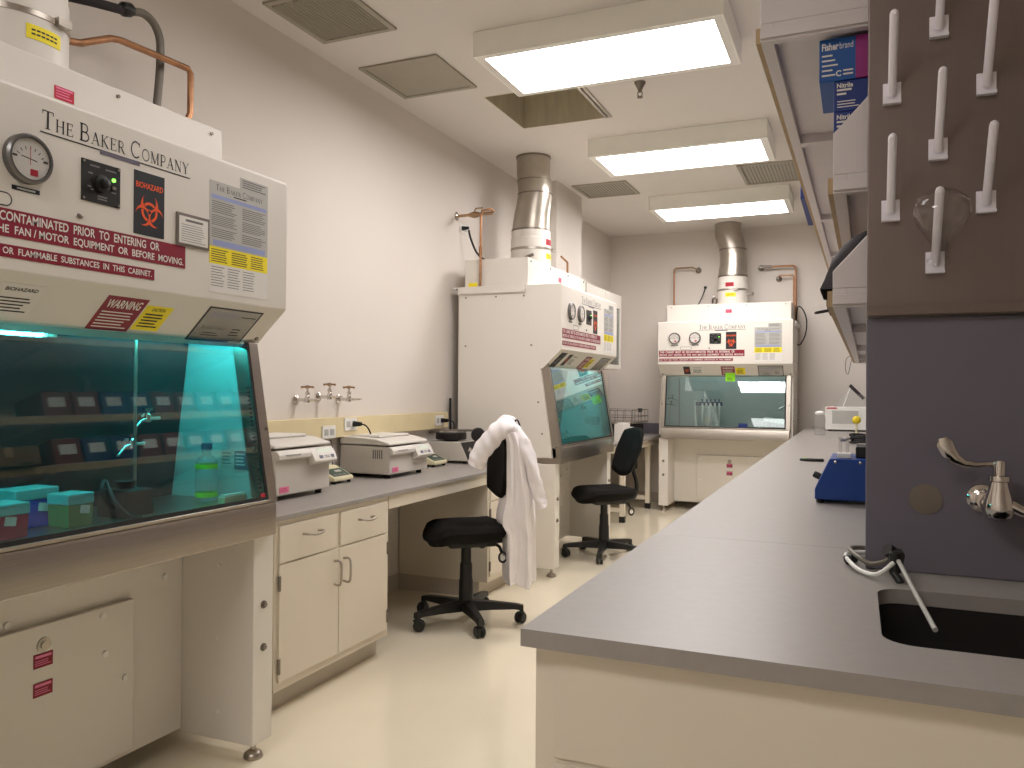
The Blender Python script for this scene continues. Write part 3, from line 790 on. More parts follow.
cord('power_lead', 'black cord plugged in above the second centrifuge', [(x+.045, 3.972, 1.10), (x+.08, 3.985, 1.085), (x+.075, 4.03, 1.02), (XW+.03, 4.08, .90), (XW+.02, 4.09, .82)], plug=((x+.0005, 3.972, 1.10), (x+.05, 3.972, 1.10)))
cord('power_lead', 'black and brown cord plugged in above the hotplate', [(x+.045, 5.057, 1.085), (x+.09, 5.065, 1.07), (x+.085, 5.06, .99), (x+.03, 5.08, .90), (x+.02, 5.09, .812)], plug=((x+.0005, 5.057, 1.085), (x+.05, 5.057, 1.085)))
cord('power_lead', 'thin pale cord hanging beside the left outlet plate', [(XW+.05, 3.75, 1.02), (XW+.055, 3.765, .95), (XW+.04, 3.78, .87), (XW+.03, 3.79, .81)], .003, 'conduit')
cord('power_lead', 'thick black cord running down behind the middle cabinet side', [(XW+.03, 5.228, 1.24), (XW+.03, 5.229, 1.1), (XW+.035, 5.2285, .80), (XW+.03, 5.228, .40), (XW+.03, 5.228, .009)], .009)
# three gas taps
def tap(y, z, label):
    t = thing('gas_tap', label, 'tap', (XW, y, z), 0, 'gas taps on the left wall')
    obj('flange', MB().lathe([(.026, 0), (.026, .006), (.014, .014), (.009, .016), (.009, .09)], (0, 0, 0), (1, 0, 0), 20), 'chrome', t)
    obj('valve_body', MB().lathe([(.013, -.014), (.014, .0), (.013, .016), (.009, .024), (.012, .03), (.012, .042), (.006, .046), (.006, .066)], (.075, 0, 0), (0, 0, 1), 16), 'chrome', t)
    m = MB(); zz = .07
    m.lathe([(.01, -.006), (.012, 0), (.009, .008)], (.075, 0, zz), n=12)
    for a in (0, 90, 180, 270):
        c, s_ = math.cos(R(a+25)), math.sin(R(a+25)); m.tube([(.075, 0, zz), (.075+.022*c, .022*s_, zz-.001), (.075+.034*c, .034*s_, zz-.003)], [.005, .005, .0065], 8)
    obj('cross_handle', m, 'brass', t)
    m = MB(); m.tube([(.085, 0, 0), (.11, 0, .0), (.115, 0, 0), (.125, 0, .001), (.13, 0, .001), (.142, 0, .002), (.147, 0, .002), (.16, 0, .003)], [.008, .007, .005, .0065, .0045, .006, .004, .003], 12)
    obj('hose_barb', m, 'chrome', t)
tap(3.505, 1.245, 'leftmost of the three chrome gas taps on the wall'); tap(3.70, 1.26, 'middle one of the three chrome gas taps on the wall'); tap(3.885, 1.245, 'rightmost of the three chrome gas taps on the wall')

# centrifuges
def centrifuge(y, x, zt, w, label):
    t = thing('centrifuge', label, 'centrifuge', (x, y, ZL), R(90), 'benchtop centrifuges')
    d = .335; zb = .022          # local: front faces -y
    m = MB(); m.prism([(0, zb), (.004, zt), (d, zt+.005), (d, zb)], -w, w, 'x'); obj('housing', m, 'instr', t, bev=.008, seg=3)
    # sloping front panel with deeper right half for the controls
    m = MB()
    m.prism([(.0, zt+.002), (-.020, zt-.020), (-.020, zt-.040), (.002, zt-.05)], -w, .03, 'x')
    m.prism([(.0, zt+.002), (-.020, zt-.020), (-.042, zt-.062), (-.038, zt-.07), (.002, zt-.083)], .03, w+.006, 'x')
    p = obj('control_panel', m, 'instrlid', t, bev=.004, seg=2)
    su = Vector((0, .022, .042)).normalized(); n_ = Vector((0, -.042, .022)).normalized(); o = Vector((0, -.042, zt-.062))
    def Q(a, s, f): return o+Vector((a, 0, 0))+su*s+n_*f
    def plate(mb, a0, a1, s0, s1, f): mb.quad(Q(a0, s0, f), Q(a1, s0, f), Q(a1, s1, f), Q(a0, s1, f))
    m = MB(); plate(m, .07, .175, .040, .062, .0008); obj('display', m, 'lcd', p)
    m = MB(); plate(m, .07, .10, .012, .028, .0008); plate(m, .16, .185, .012, .028, .0008); each('button', m, 'btn', p)
    m = MB(); plate(m, .108, .15, .014, .018, .0008); plate(m, .108, .15, .022, .026, .0008)
    obj('panel_print', m, 'gink', p)
    m = MB()
    for a0, a1, z in ((-.17, -.09, zt-.006), (-.16, -.05, zt-.02)):
        f = min(1, (zt+.002-z)/.022)
        yy = -.020*f-.0015
        m.quad((a0, yy-.0012, z-.004), (a1, yy-.0012, z-.004), (a1, yy+.002, z), (a0, yy+.002, z))
    obj('maker_print', m, 'gink', p)
    lid = [(.0, zt+.008), (.004, zt+.022), (.10, zt+.045), (d-.02, zt+.055), (d, zt+.048), (d, zt+.010)]
    obj('lid', MB().prism(lid, -w-.004, w+.004, 'x'), 'instrlid', t, bev=.007, seg=3)
    m = MB(); m.box(-w+.05, w-.05, .10, d-.04, zt+.045, zt+.06); obj('lid_dome', m, 'instrlid', t, bev=.012, seg=3)
    m = MB(); m.box(-w+.025, -w+.09, -.0015, 0, .035, .062)
    lines(m, -w+.03, -w+.085, .04, .058, 3, (0, -.0018, 0), (1, 0, 0), (0, 0, 1), 1)
    tag(obj('pink_sticker', m, ['pink', 'crim'], t), 'pink sticker on the lower front')
    m = MB()
    for z in range(5): m.box(-w-.001, -w+.002, .05+.014*z, .058+.014*z, .11, .16)
    each('air_slot', m, 'gink', t)
    m = MB()
    for a in (-w+.04, w-.04):
        for b in (.04, d-.04): m.cyl((a, b, 0), (a, b, zb), .016, 12)
    each('foot', m, 'rubber', t)
    return t
centrifuge(3.065, -2.365, .226, .20, 'nearest pale grey benchtop centrifuge with a pink sticker, beside the safety cabinet sash')
centrifuge(4.085, -2.40, .178, .215, 'second pale grey benchtop centrifuge, in the middle of the left worktop')

def scale(x, y, label):
    t = thing('laboratory_scale', label, 'scale', (x, y, ZL), R(90), 'small cream scales')
    w = .088
    obj('body', MB().prism([(0, .014), (.0, .034), (.115, .086), (.19, .086), (.19, .014)], -w, w, 'x'), 'cream', t, bev=.006)
    su = Vector((0, .115, .052)).normalized(); n_ = Vector((0, -.052, .115)).normalized(); o = Vector((0, .0, .034))
    def pl(m, a0, a1, s0, s1, f, mi): m.quad(*[o+Vector((a, 0, 0))+su*s_+n_*f for a, s_ in ((a0, s0), (a1, s0), (a1, s1), (a0, s1))], mi)
    m = MB(); pl(m, -w+.012, w-.012, .012, .092, .0007, 0); pl(m, -.005, .05, .055, .075, .0012, 1); pl(m, -.06, -.03, .02, .035, .0012, 2); pl(m, -.02, .01, .02, .035, .0012, 2); pl(m, .02, .05, .02, .035, .0012, 2)
    obj('keypad', m, ['keypad', 'gpaper', 'gink'], t)
    obj('weighing_pan', MB().lathe([(.036, .087), (.036, .091), (.034, .094)], (0, .150, 0), n=24), 'steel', t)
    m = MB()
    for a in (-.07, .07):
        for b in (.02, .17): m.cyl((a, b, 0), (a, b, .0145), .011, 10)
    each('foot', m, 'rubber', t)
scale(-2.515, 3.60, 'small cream scale with green keypad, between the two centrifuges')
scale(-2.50, 4.66, 'small cream scale with green keypad, between the second centrifuge and the hotplate')
# dark holders behind the scales
for (y, l) in ((3.62, 'black instrument holder with dangling parts behind the first scale'), (4.72, 'dark grey box behind the second scale')):
    t = thing('instrument_holder' if y < 4 else 'storage_box', l, 'holder' if y < 4 else 'box', (-2.72, y, ZL))
    obj('holder_base' if y < 4 else 'box_body', MB().box(-.035, .03, -.07, .07, 0, .10 if y < 4 else .115), 'black', t, bev=.006)
    if y < 4:
        m = MB(); m.tube([(0, -.02, .10), (.01, -.02, .16), (.03, .02, .185)], .006, smooth=4); m.tube([(0, .03, .10), (.0, .03, .15), (.03, .05, .14)], .008, smooth=4)
        each('arm', m, 'rubber', t)
    else:
        obj('lid', MB().box(-.038, .033, -.073, .073, .115, .13), 'btn', t, bev=.004)
# hotplate
t = thing('hotplate', 'silver hotplate with a black round plate and side arm, beside the middle cabinet', 'hotplate', (-2.57, 4.99, ZL))
obj('body', MB().prism([(-.16, .018), (-.16, .145), (.10, .145), (.16, .018)], -.12, .12, 'y'), 'instr', t, bev=.006)
m = MB(); m.prism([(.104, .142), (.158, .026), (.162, .026), (.108, .142)], -.115, .115, 'y'); fp = obj('control_face', m, 'black', t)
for yy in (-.055, .055): obj('dial_knob', MB().lathe([(.024, 0), (.022, .016), (.012, .018)], (.136, yy, .083), (.91, 0, .42), 18), 'chrome', fp)
obj('heating_plate', MB().lathe([(.05, .145), (.05, .155), (.105, .157), (.108, .163), (.108, .20), (.104, .205)], (-.03, 0, 0), n=36), 'black', t, bev=.002)
m = MB(); m.box(-.06, .03, -.03, .03, .2051, .212); m.box(-.10, -.07, -.05, .0, .2051, .212); each('clamp_pad', m, 'gpaper', t, bev=.002)
a = obj('support_arm', MB().tube([(-.23, -.02, .195), (-.1, -.02, .215), (.10, .0, .222), (.165, .02, .222)], .008, 8), 'steeldk', t)
obj('arm_knob', MB().lathe([(.012, 0), (.046, .008), (.05, .02), (.046, .034), (.02, .04)], (.185, -.01, .195), (.35, -.93, 0), 24), 'black', a)
m = MB()
for a_ in (-.13, .12):
    for b in (-.09, .09): m.cyl((a_, b, 0), (a_, b, .0185), .014, 10)
each('foot', m, 'rubber', t)

# ------------------------------------------------------------------ pipes on the walls
def flange(m, p, ax, mi=0): m.lathe([(.034, .001), (.034, .005), (.018, .014), (.011, .016)], p, ax, 20, mi)
x = -2.5
t = thing('conduit_pipe', 'grey bent conduit behind the nearest cabinet top, passing behind the copper pipe', 'pipe', (x, 2.30, 2.05))
obj('conduit', MB().tube([(x, 2.20, 2.715), (x, 2.245, 2.728), (x, 2.292, 2.715), (x, 2.322, 2.675), (x, 2.33, 2.62), (x, 2.325, 2.50), (x, 2.30, 2.30), (x, 2.25, 2.12), (x, 2.25, 2.0495)], .0155, 12, smooth=3), 'conduit', t, world=t.location)
obj('coupling', MB().tube([(x, 2.145, 2.70), (x, 2.155, 2.705), (x, 2.185, 2.715), (x, 2.20, 2.717)], [.017, .026, .026, .017], 14), 'black', t, world=t.location)
obj('supply_pipe', MB().tube([(XW+.02, 1.66, 2.63), (x-.05, 1.90, 2.66), (x, 2.03, 2.675), (x, 2.15, 2.70)], .0165, 12), 'bag', t, world=t.location)
t = tag(obj('copper_pipe', MB().tube([(x+.05, 1.72, 2.43), (x+.05, 1.94, 2.485), (x+.05, 2.06, 2.55), (x+.05, 2.10, 2.56), (x+.05, 2.42, 2.575), (x+.05, 2.435, 2.56), (x+.05, 2.435, 2.40), (x+.05, 2.35, 2.22), (x+.05, 2.25, 2.10), (x+.05, 2.25, 2.049)], .0125, 12), 'copper'), 'copper pipe bent down behind the nearest cabinet top', 'pipe')
t = thing('copper_pipe', 'copper gas pipe dropping from a wall valve to the middle cabinet top', 'pipe', (XW, 5.36, 2.60), 0)
m = MB(); flange(m, (XW, 5.36, 2.60), (1, 0, 0)); obj('flange', m, 'chrome', t, world=t.location)
m = MB(); m.tube([(XW+.012, 5.36, 2.60), (XW+.16, 5.36, 2.60), (XW+.29, 5.36, 2.60)], .011, 12); obj('supply_pipe', m, 'brass', t, world=t.location)
m = MB(); m.tube([(XW+.10, 5.36, 2.60), (XW+.13, 5.36, 2.60), (XW+.15, 5.36, 2.60), (XW+.17, 5.36, 2.60), (XW+.20, 5.36, 2.60)], [.012, .022, .024, .022, .012], 14); m.tube([(XW+.15, 5.36, 2.62), (XW+.16, 5.36, 2.645), (XW+.22, 5.36, 2.645)], .006, 8)
obj('valve', m, 'brass', t, world=t.location)
m = MB(); m.tube([(XW+.29, 5.36, 2.60), (XW+.305, 5.36, 2.615), (XW+.30, 5.33, 2.625), (XW+.262, 5.262, 2.60), (XW+.255, 5.252, 2.55), (XW+.255, 5.252, 2.32), (XW+.255, 5.252, 2.0485)], .009, 10); m.cyl((XW+.255, 5.252, 2.28), (XW+.255, 5.252, 2.34), .013, 12)
obj('drop_pipe', m, 'copper', t, world=t.location)
obj('yellow_tag', MB().box(XW+.17, XW+.24, 5.229, 5.2325, 2.0485, 2.075), 'yellow', t, world=t.location)
t = outlet(5.475, 2.525, XW, 'white wall outlet beside the copper valve, above the middle cabinet')
cord('power_lead', 'black cord with a square plug hanging above the middle cabinet', [(XW+.06, 5.448, 2.51), (XW+.07, 5.47, 2.44), (XW+.10, 5.52, 2.34), (XW+.18, 5.55, 2.275), (XW+.27, 5.57, 2.262), (XW+.40, 5.62, 2.262)], .008, plug=((XW+.0095, 5.448, 2.525), (XW+.06, 5.448, 2.525)))
t = thing('copper_pipe', 'copper pipe beside the red label at the middle cabinet collar', 'pipe', (-2.165, 6.14, 2.2501))
obj('bent_tube', MB().tube([(0, .03, 0), (0, .03, .085), (0, .01, .095), (0, -.12, .115)], .0085, 10), 'copper', t)
# back wall pipes
t = thing('copper_pipe', 'copper pipe from a valve left of the back wall duct', 'pipe', (-1.70, YW, 2.70))
w = t.location; m = MB(); flange(m, (-1.70, YW, 2.70), (0, -1, 0)); m.ball((-1.70, YW-.045, 2.70), .028); m.tube([(-1.70, YW-.05, 2.70), (-1.68, YW-.085, 2.73)], .006, 8); m.cyl((-1.70, YW-.01, 2.70), (-1.70, YW-.09, 2.70), .010, 10); obj('valve', m, 'steeldk', t, world=w)
m = MB(); m.tube([(-1.70, YW-.085, 2.70), (-1.75, YW-.09, 2.727), (-1.95, YW-.09, 2.727), (-1.965, YW-.09, 2.71)], .010, 10); obj('supply_pipe', m, 'brass', t, world=w)
obj('drop_pipe', MB().tube([(-1.965, YW-.09, 2.71), (-1.965, YW-.09, 2.049)], .0095, 10), 'copper', t, world=w)
t = thing('copper_pipe', 'upper copper pipe from a valve right of the back wall duct', 'pipe', (-1.0, YW, 2.69))
w = t.location; m = MB(); flange(m, (-1.0, YW, 2.69), (0, -1, 0)); m.ball((-1.0, YW-.045, 2.69), .03); m.cyl((-1.0, YW-.01, 2.69), (-1.0, YW-.095, 2.69), .01, 10); m.cyl((-.99, YW-.09, 2.69), (-.88, YW-.09, 2.69), .016, 12); obj('valve', m, 'steeldk', t, world=w)
m = MB(); m.tube([(-.9, YW-.09, 2.69), (-.66, YW-.09, 2.69), (-.63, YW-.09, 2.675), (-.625, YW-.09, 2.64), (-.625, YW-.09, 2.049)], .0115, 10); obj('drop_pipe', m, 'copper', t, world=w)
t = thing('copper_pipe', 'lower short copper pipe right of the back wall duct', 'pipe', (-.81, YW, 2.56))
w = t.location; m = MB(); flange(m, (-.81, YW, 2.56), (0, -1, 0)); m.ball((-.81, YW-.045, 2.56), .027); m.cyl((-.81, YW-.01, 2.56), (-.81, YW-.09, 2.56), .01, 10); obj('valve', m, 'steeldk', t, world=w)
m = MB(); m.tube([(-.81, YW-.088, 2.565), (-.80, YW-.09, 2.585), (-.66, YW-.09, 2.585), (-.648, YW-.09, 2.57), (-.648, YW-.09, 2.049)], .0085, 10); obj('drop_pipe', m, 'copper', t, world=w)
cord('power_lead', 'black cord with a round plug left of the back wall duct', [(-1.62, YW-.05, 2.50), (-1.625, YW-.055, 2.45), (-1.66, YW-.06, 2.36), (-1.70, YW-.1, 2.27), (-1.71, YW-.15, 2.257)], .006, plug=((-1.62, YW-.001, 2.50), (-1.62, YW-.05, 2.50)))
cord('power_lead', 'black cord looping beside the back cabinet top right corner', [(-.615, 9.26, 2.056), (-.60, 9.26, 2.22), (-.55, 9.27, 2.20), (-.51, 9.28, 2.08), (-.52, 9.28, 1.93), (-.57, 9.27, 1.82), (-.604, 9.26, 1.815)], .007)

# wall cabinet past the pilaster
t = thing('wall_cabinet', 'white glass-fronted wall cabinet past the middle safety cabinet', 'cabinet', ((XW-2.42)/2, 8.02, 1.53))
w = t.location; y0, y1, z0, z1, xf = 7.40, 8.64, 1.53, 2.345, -2.42
m = MB(); m.box(XW+.001, XW+.015, y0, y1, z0, z1); m.box(XW+.015, xf, y0, y0+.018, z0, z1); m.box(XW+.015, xf, y1-.018, y1, z0, z1); m.box(XW+.015, xf, y0+.018, y1-.018, z0, z0+.02); m.box(XW+.015, xf, y0+.018, y1-.018, z1-.02, z1)
m.box(XW+.015, xf-.03, y0+.018, y1-.018, 1.80, 1.815); m.box(XW+.015, xf-.03, y0+.018, y1-.018, 2.07, 2.085)
obj('carcass', m, 'cab', t, world=w)
for i in range(2):
    a = y0+.62*i; b = a+.62
    m = MB(); m.box(xf+.001, xf+.02, a+.003, a+.05, z0+.003, z1-.003); m.box(xf+.001, xf+.02, b-.05, b-.003, z0+.003, z1-.003); m.box(xf+.001, xf+.02, a+.05, b-.05, z0+.003, z0+.05); m.box(xf+.001, xf+.02, a+.05, b-.05, z1-.15, z1-.003)
    d = obj('door', m, 'cab', t, world=w)
    obj('pane', MB().box(xf+.008, xf+.012, a+.05, b-.05, z0+.05, z1-.15), 'glass', d, world=w)
    hy = b-.025 if i == 0 else a+.025; obj('handle', MB().tube([(xf+.02, hy, z0+.15), (xf+.04, hy, z0+.15), (xf+.04, hy, z0+.24), (xf+.02, hy, z0+.24)], .005, 8), 'steel', d, world=w)

# ------------------------------------------------------------------ table at the far end of the left wall
t = thing('work_table', 'white-framed table with grey top in the far left corner', 'table', (-2.41, 8.35, 0))
w = t.location
obj('table_top', MB().box(XW+.002, -2.05, 7.40, 9.33, ZL-.03, ZL), 'top', t, bev=.003, world=w)
m = MB(); m.box(XW+.05, -2.08, 7.45, 9.28, ZL-.10, ZL-.0305); obj('apron', m, 'case', t, bev=.003, world=w)
struct('trim_2', MB().box(XW+.01, -2.05, 9.3305, 9.352, ZL-.02, ZL+.12), 'epoxy')
m = MB()
for y in (7.75, 8.80):
    for x in (-2.13, -2.70): m.box(x-.025, x+.025, y-.025, y+.025, .06, ZL-.1002)
for l in each('leg', m, 'case', t, bev=.003, world=w): pass
m = MB()
for y in (7.75, 8.80):
    for x in (-2.13, -2.70): m.box(x-.027, x+.027, y-.027, y+.027, 0, .0598)
for l in each('leg_cap', m, 'rubber', t, world=w): pass
m = MB()
for y in (7.75, 8.80): m.box(-2.67, -2.16, y-.02, y+.02, .10, .14)
each('foot_rail', m, 'case', t, world=w)
# things on that table
t = thing('shaker', 'dark instrument with a wire rack on top, on the far left table', 'shaker', (-2.36, 8.45, ZL))
obj('base', MB().box(-.22, .16, -.22, .42, .012, .13), 'bag', t, bev=.01)
m = MB()
for a in (-.19, .13):
    for b in (-.19, .39): m.cyl((a, b, 0), (a, b, .0125), .014, 10)
each('foot', m, 'rubber', t)
obj('platform', MB().box(-.24, .20, -.26, .46, .15, .168), 'steel', t, bev=.003)
obj('neck', MB().box(-.08, .04, .0, .2, .128, .151), 'black', t)
m = MB(); q = [(-.24, -.26), (.20, -.26), (.20, .46), (-.24, .46), (-.24, -.26)]
for z in (.22, .29): m.tube([(a, b, z) for a, b in q], .004, 6)
for i in range(4):
    for k in range(5):
        f = k/5; a = q[i][0]*(1-f)+q[i+1][0]*f; b = q[i][1]*(1-f)+q[i+1][1]*f; m.cyl((a, b, .1681), (a, b, .29), .003, 6)
obj('wire_rack', m, 'steeldk', t)
m = MB(); m.cyl((.162, -.06, .07), (.175, -.06, .07), .03, 18); obj('dial', m, 'pblue', t)
obj('clip', MB().box(.185, .215, .06, .14, .27, .31), 'black', t, bev=.003)
for i, (y, x, h, l) in enumerate([(7.78, -2.16, .17, 'white reagent carton on the far left table, nearest of three'), (7.93, -2.17, .175, 'white reagent carton on the far left table, middle of three'), (8.09, -2.14, .125, 'short white jar on the far left table')]):
    t = thing('reagent_carton' if i < 2 else 'reagent_jar', l, 'carton' if i < 2 else 'jar', (x, y, ZL))
    if i < 2:
        m = MB(); m.box(-.05, .05, -.055, .055, 0, h); m.box(.05, .0512, -.04, .04, .03, h-.05, 1); lines(m, -.03, .03, .04, h-.06, 4, (.0515, 0, 0), (0, 1, 0), (0, 0, 1), 2)
        obj('carton_body', m, ['wpaper', 'gpaper', 'gink'], t, bev=.002)
    else:
        obj('jar_body', MB().lathe([(.045, 0), (.045, .09), (.036, .10)], n=24), 'white', t); obj('lid', MB().lathe([(.04, .1), (.04, h), (.036, h+.003)], n=24), 'white', t)
tag(obj('red_bag', MB().box(-2.075, -2.045, 6.78, 6.84, 0, .26), 'pred', bev=.01), 'bright red folded bag standing on the floor behind the middle cabinet stand', 'bag')

# ------------------------------------------------------------------ right-hand island bench
ZB = .914; BX0, BX1, BY0 = -.512, 1.21, 1.236
def slab_with_hole(x0, x1, y0, y1, hx0, hx1, hy0, hy1, r, z0, z1):
    import bmesh
    bm = bmesh.new()
    out = [bm.verts.new((x, y, z1)) for x, y in ((x0, y0), (x1, y0), (x1, y1), (x0, y1))]
    hp = []
    for cx, cy, a in ((hx1-r, hy1-r, 0), (hx0+r, hy1-r, 90), (hx0+r, hy0+r, 180), (hx1-r, hy0+r, 270)):
        hp += A_(cx, cy, r, r, a, a+90, 6)
    inn = [bm.verts.new((x, y, z1)) for x, y in hp]
    ed = [bm.edges.new((l[i], l[(i+1) % len(l)])) for l in (out, inn) for i in range(len(l))]
    bmesh.ops.triangle_fill(bm, edges=ed, use_beauty=True, use_dissolve=False)
    for f in bm.faces:
        if f.normal.z < 0: f.normal_flip()
    top = list(bm.faces)
    r_ = bmesh.ops.extrude_face_region(bm, geom=top)
    for v in [g for g in r_['geom'] if isinstance(g, bmesh.types.BMVert)]: v.co.z = z0
    bmesh.ops.recalc_face_normals(bm, faces=bm.faces)
    # in the solid the original faces end up as one cap, extruded as the other
    bm.verts.ensure_lookup_table(); bm.verts.index_update()
    m = MB(); m.add([tuple(v.co) for v in bm.verts], [tuple(v.index for v in f.verts) for f in bm.faces]); bm.free()
    return m, hp
TH = .029
sm, hp = slab_with_hole(BX0, BX1, BY0, 2.205, .038, .66, 1.405, 1.80, .05, ZB-TH, ZB)
t = tag(obj('sink_worktop', sm, 'top'), 'grey laminate worktop section with the black sink, nearest the camera', 'worktop')
tag(obj('worktop', MB().box(BX0, BX1, 2.2065, 9.36, ZB-TH, ZB), 'top', bev=.003), 'long grey laminate worktop of the right-hand island bench', 'worktop')
# basin hangs in the cut-out
t = thing('sink', 'black drop-in sink in the near end of the island bench', 'sink', (.35, 1.60, ZB-.22))
m = MB(); n = len(hp); c = Vector((.349, 1.6025))
def ring(sc, z): return [(c.x+(x-c.x)*sc, c.y+(y-c.y)*sc, z) for x, y in hp]
zt = ZB-TH-.0005
vs = ring(1.06, zt)+ring(1.0, zt)+ring(.94, ZB-.20)+ring(.90, ZB-.215)+ring(.12, ZB-.22)+ring(.94, ZB-.23)+ring(1.06, ZB-TH-.02)
fs = []
for k in range(6):
    for i in range(n): fs.append((k*n+i, k*n+(i+1) % n, (k+1)*n+(i+1) % n, (k+1)*n+i))
for i in range(n): fs.append((6*n+i, 6*n+(i+1) % n, (i+1) % n, i))
fs.append(tuple(range(4*n, 5*n)))
m.add(vs, fs); obj('basin', m, 'sink', t, world=t.location)
obj('drain', MB().lathe([(.045, 0), (.045, .003), (.03, .004), (.028, .001)], (c.x, c.y, ZB-.2195), n=24), 'steeldk', t, world=t.location)
# base cabinets under the bench
def island_unit(label, x0, x1, y0, y1, face, nd):
    """face 'x-' faces the aisle, 'x+' the other aisle"""
    t = thing('base_cabinet', label, 'cabinet', ((x0+x1)/2, (y0+y1)/2, 0), 0, 'island base cabinets'); w = t.location
    top = ZB-TH-.0005
    s = -1 if face == 'x-' else 1; xf = x0 if s < 0 else x1
    m = MB(); m.box(x0, x1, y0, y1, .10, top if y0 > 1.9 else top-.0); obj('carcass', m, 'case', t, world=w)
    obj('plinth', MB().box(x0+(.06 if s < 0 else 0), x1-(.06 if s > 0 else 0), y0+.004, y1-.004, 0, .0998), 'base', t, world=w)
    for i in range(nd):
        a = y0+.015+(y1-y0-.03)*i/nd; b = y0+.015+(y1-y0-.03)*(i+1)/nd
        for k, (z0, z1) in enumerate(((.72, .85), (.13, .71))):
            xa, xb = sorted((xf-s*.002, xf+s*.016))
            d = obj('drawer' if k == 0 else 'door', MB().box(xa, xb, a+.003, b-.003, z0, z1), 'case', t, bev=.0015, world=w)
            z = (z0+z1)/2 if k == 0 else z1-.08; cc = (a+b)/2
            obj('handle', MB().tube([Vector(q) for q in ((xf+s*.0161, cc-.05, z), (xf+s*.04, cc-.05, z), (xf+s*.045, cc, z-.004), (xf+s*.04, cc+.05, z), (xf+s*.0161, cc+.05, z))], .0055, 8, smooth=4), 'steel', d, world=w)
    return t
ys = [2.22, 4.0, 5.78, 7.56, 9.34]
for i in range(4):
    island_unit('cream base cabinet under the aisle side of the island, %s' % ['nearest', 'second from the camera', 'third from the camera', 'farthest'][i], -.475, .33, ys[i], ys[i+1]-.002, 'x-', 3)
# sink base: end panel towards the camera
t = thing('sink_cabinet', 'cream sink cabinet at the near end of the island bench', 'cabinet', (.35, 1.73, 0)); w = t.location
m = MB(); zt = ZB-TH-.0005; x0, x1, y0, y1 = -.494, 1.19, 1.262, 2.20
m.box(x0, x1, y0, y0+.02, .10, zt); m.box(x0, x1, y1-.02, y1, .10, zt); m.box(x0, x0+.02, y0+.02, y1-.02, .10, zt); m.box(x1-.02, x1, y0+.02, y1-.02, .10, zt); m.box(x0+.02, x1-.02, y0+.02, y1-.02, .10, .12)
obj('carcass', m, 'case', t, world=w)
obj('plinth', MB().box(x0+.01, x1-.01, y0+.06, y1-.01, 0, .0998), 'base', t, world=w)
obj('apron_panel', MB().box(x0+.034, x1-.034, y0-.004, y0-.0001, .702, zt-.0005), 'case', t, bev=.001, world=w)
for i in range(2):
    a = x0+.034+i*.80; d = obj('door', MB().box(a+.002, a+.774, y0-.016, y0-.0001, .13, .692), 'case', t, bev=.0015, world=w)
    hx_ = a+.72 if i == 0 else a+.05
    obj('handle', MB().tube([(hx_, y0-.0161, .55), (hx_, y0-.04, .55), (hx_, y0-.04, .65), (hx_, y0-.0161, .65)], .0055, 8), 'steel', d, world=w)

# ------------------------------------------------------------------ sink splash panel, drying rack, tap
PY = 1.975
t = thing('splash_panel', 'dark grey panel standing behind the sink', 'panel', (.35, PY+.018, ZB)); w = t.location
obj('board', MB().box(.018, .70, PY, PY+.03, ZB+.0002, 1.475), 'epoxy', t, bev=.003, world=w)
obj('blank_cover', MB().lathe([(.033, 0), (.033, .0025)], (.138, PY, 1.077), (0, -1, 0), 32), 'steeldk', t, world=w)
t = thing('drying_rack', 'tall steel drying rack with white pegs above the sink', 'drying rack', (.35, PY, 1.477)); w = t.location
m = MB(); m.box(.019, .70, PY-.002, PY+.03, 1.477, 2.62); obj('backboard', m, 'pegsteel', t, bev=.003, world=w)
m = MB(); m.prism([(PY-.0021, 1.480), (PY-.022, 1.480), (PY-.026, 1.50), (PY-.022, 1.50), (PY-.018, 1.484), (PY-.0021, 1.484)], .021, .70, 'x'); obj('drip_trough', m, 'pegsteel', t, world=w)
d_ = Vector((.0, -.12, .155)).normalized()
pegs = [(.068, 1.972), (.160, 2.105), (.250, 1.968), (.159, 1.838), (.250, 1.716), (.066, 1.712), (.154, 1.592), (.34, 1.86), (.34, 1.58), (.43, 1.72), (.43, 2.0), (.072, 2.26), (.252, 2.27), (.162, 2.40), (.34, 2.13)]
for px, pz in pegs:
    m = MB(); y = PY-.002
    m.box(px-.0185, px+.0185, y-.006, y, pz-.024, pz+.024)
    m.box(px-.0185, px+.0185, y-.016, y-.006, pz-.024, pz-.017)
    b = Vector((px, y-.006, pz-.004))
    m.tube([b, b+d_*.02, b+d_*.172, b+d_*.178, b+d_*.181], [.0095, .0088, .0088, .007, .003], 12)
    obj('peg', m, 'peg', t, bev=.0008, world=w)
# glass flask upside down over a peg
b = Vector((.160, PY-.008, 1.586))+d_*.008
t = thing('glass_flask', 'clear glass flask hung upside down on a peg of the drying rack', 'flask', b)
prof = [(.022, 0), (.0245, .004), (.0165, .010), (.0155, .035), (.020, .050), (.036, .075), (.049, .098), (.0545, .122), (.050, .143), (.030, .160), (.004, .166)]
m = MB(); m.lathe(prof, (0, 0, 0), d_, 32, cap=False); m.lathe([(max(.001, r_-.0015), h) for r_, h in prof], (0, 0, 0), d_, 32, cap=False); obj('flask_wall', m, 'clear', t)
